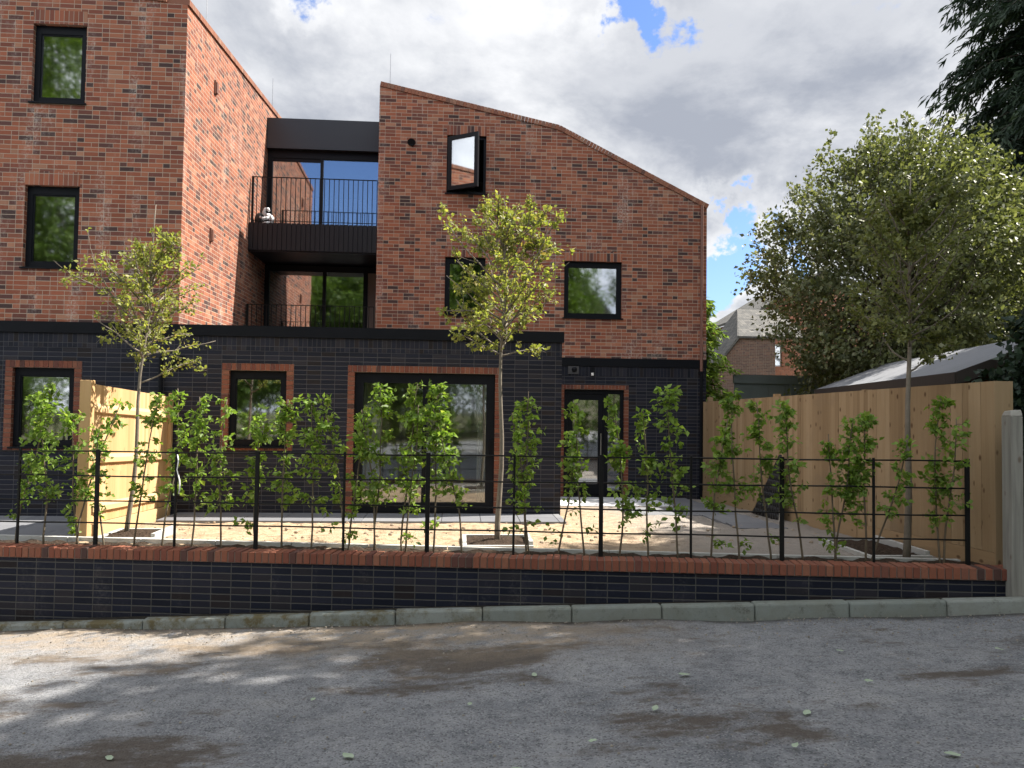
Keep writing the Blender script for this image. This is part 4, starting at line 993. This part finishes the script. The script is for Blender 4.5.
for i, (x, y, zt_, dn, lab) in enumerate(SAP):
    rng = np.random.default_rng(100+i); zb_ = .105+.008*x; o = thing('hedge_sapling', lab, 'sapling', (x, y+.02, zb_), 0, 'saplings planted as a hedge along the railing')
    H = (zt_-zb_)*1.09; mb = MB(); P = []; D = []
    nst = 2 if rng.random() < .3 or 'forked' in lab else 1
    for s in range(nst):
        st = curve_pts((.03*s, 0, -.06), (rng.normal()*.05+.12*s*(1 if i % 2 else -1), rng.normal()*.05, 1), (H-.05)*(1-.12*s), 10, rng, .055, .04)
        mb.tube(st, [.0105*(1-.72*k/10)+.002 for k in range(11)], 5)
        nt = int((19+14*dn)*rng.uniform(.85, 1.15)/ (1 if s == 0 else 1.6))
        for q in range(nt):
            zf = .30+.70*rng.beta(1.25, 1.05)
            if rng.random() < .03: zf = rng.uniform(.12, .3)
            k = zf*9.99; kk = int(k); p0 = st[kk]*(1-k+kk)+st[kk+1]*(k-kk)
            az = rng.random()*6.28; L = rng.uniform(.08, .25)*(1.0-.45*zf)*(.72+.25*min(dn,1.6))
            tw = curve_pts(p0, (cos(az), sin(az)*.8, rng.uniform(-.05, .6)), L, 4, rng, .18, .0); mb.tube(tw, [.0035,.003,.0025,.002,.0012], 4, cap=False)
            for j in range(1, 5):
                for _ in range(rng.integers(2, 5) if dn > .6 else rng.integers(1, 3)):
                    P.append(tw[j]+rng.normal(size=3)*.018); D.append((tw[j]-tw[j-1])/L*2.0+rng.normal(size=3)*.7+np.array((0,0,-.25)))
    mb.build('stem', M['stem'], o, smooth=True)
    P = np.array(P); D = np.array(D); L = rng.uniform(.65, 1.3, len(P))*.064
    leaves('foliage', P, D, L, L*.34, M['hornbeam'], o, rng, .55)

def big_tree(name, label, cat, loc, H, base, rx, ry, seed, leaf, nclump=150, per=60, lsize=.12, clump=.45, trunk_r=.2, group=None, bark='barkdark', shell=.55, up=.4, ragged=.18, sub=1, asp=.36, sprays=0):
    rng = np.random.default_rng(seed); o = thing(name, label, cat, loc, 0, group)
    cz = (H+base)/2; rz = (H-base)/2; C = []
    while len(C) < nclump:
        v = rng.normal(size=3); v /= np.linalg.norm(v); rr = rng.random()**(1/3)
        rr = shell+(1-shell)*rr if rng.random() < .8 else rr
        lob = 1+ragged*sin(3*math.atan2(v[1], v[0])+seed)*cos(4*v[2]+seed*.7)+ragged*.8*max(-1.3, min(1.3, rng.normal()))*.6
        tap = 1-.22*max(0, v[2])
        C.append(np.array((v[0]*rx*rr*lob*tap, v[1]*ry*rr*lob*tap, cz+v[2]*rz*rr*(1+.3*(lob-1)))))
    C = np.array(C)
    mb = MB(); tr_ = [np.array((.08*sin(k), .06*cos(k*1.3)-.06, -.4+(cz+rz*.3+.4)*k/8)) for k in range(9)]
    mb.tube(tr_, [trunk_r*(1-.8*k/8) for k in range(9)], 9); mb.build('trunk', M[bark], o, smooth=True)
    mb = MB()
    for c in C[::max(1, nclump//150)]:
        k = rng.integers(3, 8); a = tr_[k]; mid = (a+c)/2+rng.normal(size=3)*.12*rx*.3+np.array((0,0,.1*rz*.3))
        mb.tube([a, (a+mid)/2+rng.normal(size=3)*.05, mid, (mid+c)/2+rng.normal(size=3)*.06, c], [trunk_r*.22, trunk_r*.16, trunk_r*.10, trunk_r*.06, trunk_r*.025], 5, cap=False)
    SP = []; SD = []
    for _ in range(sprays):
        v = rng.normal(size=3); v[2] = v[2]*.8+.25; v /= np.linalg.norm(v); p0 = np.array((v[0]*rx*.85, v[1]*ry*.85, cz+v[2]*rz*.85))
        tw = curve_pts(p0, v+np.array((0,0,.35)), rng.uniform(.5, 1.1)*.16*(rx+rz), 6, rng, .16, .05); mb.tube(tw, [.016,.013,.010,.008,.006,.004,.003], 4, cap=False)
        for k in range(1, 7):
            for _ in range(9): SP.append(tw[k]+rng.normal(size=3)*(.13-.012*k)); SD.append((tw[k]-tw[k-1])*3+rng.normal(size=3)*.8)
    mb.build('limbs', M[bark], o, smooth=True)
    n = nclump*per; idx = rng.integers(0, nclump, n); sz = clump*rng.uniform(.6, 1.3, nclump)
    P = C[idx]+np.clip(rng.normal(size=(n,3)), -1.5, 1.5)*sz[idx][:,None]*np.array((1, 1, .75)); D = rng.normal(size=(n,3)); D += (P-np.array((0,0,cz)))*.25; D[:,2] -= .15
    if SP: P = np.concatenate([P, SP]); D = np.concatenate([D, SD])
    L = rng.uniform(.6, 1.3, len(P))*lsize
    leaves('crown', P, D, L, L*asp, leaf, o, rng, up)
    return o
big_tree('bushy_tree', 'large bushy grey green tree behind the shed and shaded fence', 'tree', (10.45, 17.6, 0), 8.3, 1.7, 3.2, 2.7, 3, M['whitebeam'], 560, 88, .112, .29, .2, shell=.30, ragged=.14, sprays=190)

def conifer(name, label, loc, H, base, R, seed, leaf, nb=170, lsize=.22, droop=.35, asp=.13, dens=5, cyl=.0):
    rng = np.random.default_rng(seed); o = thing(name, label, 'tree', loc); mb = MB()
    mb.tube([(0,0,-.4),(0,0,H*.5),(0,0,H*.98)], [.24*H/12, .15*H/12, .02], 8); mb.build('trunk', M['barkdark'], o, smooth=True)
    mb = MB(); P = []; D = []
    for i in range(nb):
        u_ = (i+rng.random())/nb; z = base+(H-base)*u_; rad = R*((1-u_)**.75*(1-cyl)+cyl*min(1, (1-u_)*4))*rng.uniform(.55, 1.15)
        az = i*2.399+rng.normal()*.3; L = max(.3, rad)
        pts = curve_pts((0,0,z), (cos(az), sin(az), .28), L, 6, rng, .05, -droop*.28); mb.tube(pts, [.035*(1-.85*k/6)*min(1,L) for k in range(7)], 4, cap=False)
        for k in range(1, 7):
            for s in range(2):
                d0 = pts[k]-pts[k-1]; d0 /= np.linalg.norm(d0); sd_ = np.cross(d0, (0,0,1)); d1 = d0*.8+sd_*(1 if s else -1)*rng.uniform(.3, 1.0)+np.array((0,0,-droop*rng.uniform(.2, 1)))
                tl = L*.30*rng.uniform(.6, 1.2)
                for q in range(int(dens*max(1, L/1.6))):
                    f_ = rng.random(); p = pts[k-1]*(1-f_*.5)+pts[k]*f_*.5+d1*tl*f_+rng.normal(size=3)*.05
                    P.append(p); D.append(d1*1.0+rng.normal(size=3)*.38+np.array((0,0,-.15)))
    mb.build('limbs', M['barkdark'], o, smooth=True)
    P = np.array(P); D = np.array(D); L = rng.uniform(.6, 1.4, len(P))*lsize
    leaves('crown', P, D, L, L*asp, leaf, o, rng, .5); return o
conifer('conifer_tree', 'tall dark drooping conifer rising behind the bushy tree at the right edge', (19.5, 24.0, -.3), 23, 2.0, 4.2, 5, M['conifer'], 330, .34, .55, .11, 13, .5)
conifer('conifer_tree', 'small bright green conifer peeping past the right end of the brick building', (6.15, 19.7, -.3), 5.0, .6, 1.15, 8, M['lightconifer'], 90, .17, .35, .16, 9, .4)
conifer('conifer_tree', 'thin grey green conifer tip rising behind the bushy tree', (14.4, 21.5, -.3), 9.6, 3, 1.3, 9, M['whitebeam'], 90, .2, .4, .16, 5, .1)
big_tree('evergreen_shrub', 'dark evergreen shrub behind the grey post at the right edge', 'shrub', (6.98, 8.32, -.2), 3.25, .1, .95, .45, 12, M['conifer'], 170, 100, .10, .17, .05)
# roadside trees outside the picture: they shade the road and show in the window glass
G_ = 'tall roadside trees around the street'
big_tree('roadside_tree', 'tall broadleaf tree beyond the right edge, shading the road', 'tree', (12.0, 5.0, -.3), 22.5, 2.5, 4.0, 4.8, 31, M['broad'], 640, 70, .30, .62, .35, G_, shell=.3)
big_tree('roadside_tree', 'tall broadleaf tree further right along the road, behind its neighbour', 'tree', (19.0, 5.0, -.4), 20, 3.0, 4.5, 5.0, 32, M['broad'], 300, 60, .34, .75, .35, G_, shell=.3)
big_tree('roadside_tree', 'broadleaf tree just beyond the right end of the shaded fence', 'tree', (13.7, 11.0, -.3), 15.0, 2.0, 2.5, 2.3, 33, M['broad'], 260, 60, .26, .5, .3, G_, shell=.3)
for i, (x, y, h_, r_, lab) in enumerate(((-21, -13, 24, 6.5, 'tallest tree across the road, far left, reflected in upper windows'), (-11.5, -14, 12.3, 5.5, 'broad tree across the road reflected in the lower left windows'), (-3.2, -12, 12, 4.6, 'tree across the road reflected in the sliding door'), (3.3, -13, 15, 4.5, 'tree across the road left of the gabled house'), (15.5, -15, 16, 5.0, 'tree across the road right of the gabled house'))):
    big_tree('roadside_tree', lab, 'tree', (x, y, .6), h_, 1.2, r_, r_*.8, 50+i, M['broad'], 520, 190, .19, .62, .3, G_, shell=.2)
hd = thing('hedge', 'unseen green hedge added across the road to fill the glass reflections', 'hedge', (0, -9.2, .4))
rng = np.random.default_rng(77); n = 26000; P = np.stack([rng.uniform(-26, 22, n), rng.normal(size=n)*.55, rng.uniform(0, 1, n)**.7*2.9+rng.normal(size=n)*.12], 1); D = rng.normal(size=(n,3)); L = rng.uniform(.6,1.3,n)*.17
leaves('foliage', P, D, L, L*.36, M['broad'], hd, rng, .4)  # hedge added out of view so the glass reflects green instead of sky
mb = MB()
for i in range(48): mb.tube([(-25.5+i, 0, -.5), (-25.4+i, .05, 1.2), (-25.5+i, 0, 2.3)], [.05,.04,.02], 5)
mb.build('stems', M['barkdark'], hd)

# loose grit and crumbs of stone washed against the kerb
mb = MB()
for i in range(1500):
    x = random.uniform(-6.2, 6.8); d_ = abs(random.gauss(0, .45))+.02 if random.random() < .6 else random.uniform(.1, 4.3); y = kerbY(x)-d_
    if x < .2*(y-7) - 6.5: continue
    r_ = random.choice((.004, .005, .006, .008, .011)); mb.ball((x, y, zr(x, y)+.012+r_*.3), r_, (1, random.uniform(.6, 1), random.uniform(.5, .9)), 5, 3)
o = mb.build('road_grit', simple('road_grit_stone', (.24, .215, .18), .9, .6, 2)); o['kind'] = 'stuff'
# fallen leaves on the road
for i, (x, y) in enumerate([(1.05,3.95),(.35,4.15),(1.9,4.25),(2.65,4.0),(-.6,4.5),(-1.5,3.95),(-1.25,4.25),(2.2,4.75),(3.4,4.4),(1.3,5.0),(.1,5.3),(2.9,5.3),(3.9,5.0),(-2.0,4.7),(.8,4.5),(1.6,3.75),(-.3,3.75),(2.3,3.65),(4.3,5.9),(.6,5.9),(-1.0,5.6),(3.1,6.1),(1.7,5.7),(.9,3.6)]):
    rng = np.random.default_rng(700+i); mb = MB(); a = rng.random()*6.28; L = rng.uniform(.028, .05); ring = []
    for k in range(8):
        th = 2*pi*k/8; rr = L*(1-.25*abs(sin(th)))*(1+rng.normal()*.08); ring.append((rr*cos(th), rr*sin(th)*.75, rng.uniform(.002, .010)))
    ca, sa = cos(a), sin(a); ring = [(p[0]*ca-p[1]*sa, p[0]*sa+p[1]*ca, p[2]) for p in ring]
    for k in range(8): mb.quad((0,0,.004), ring[k], ring[(k+1) % 8])
    o = mb.build('fallen_leaf', M['fallen']); o.location = (x, y, zr(x, y)+.022); tag(o, 'pale fallen leaf lying flat on the grey road', 'leaf', 'fallen leaves on the road')
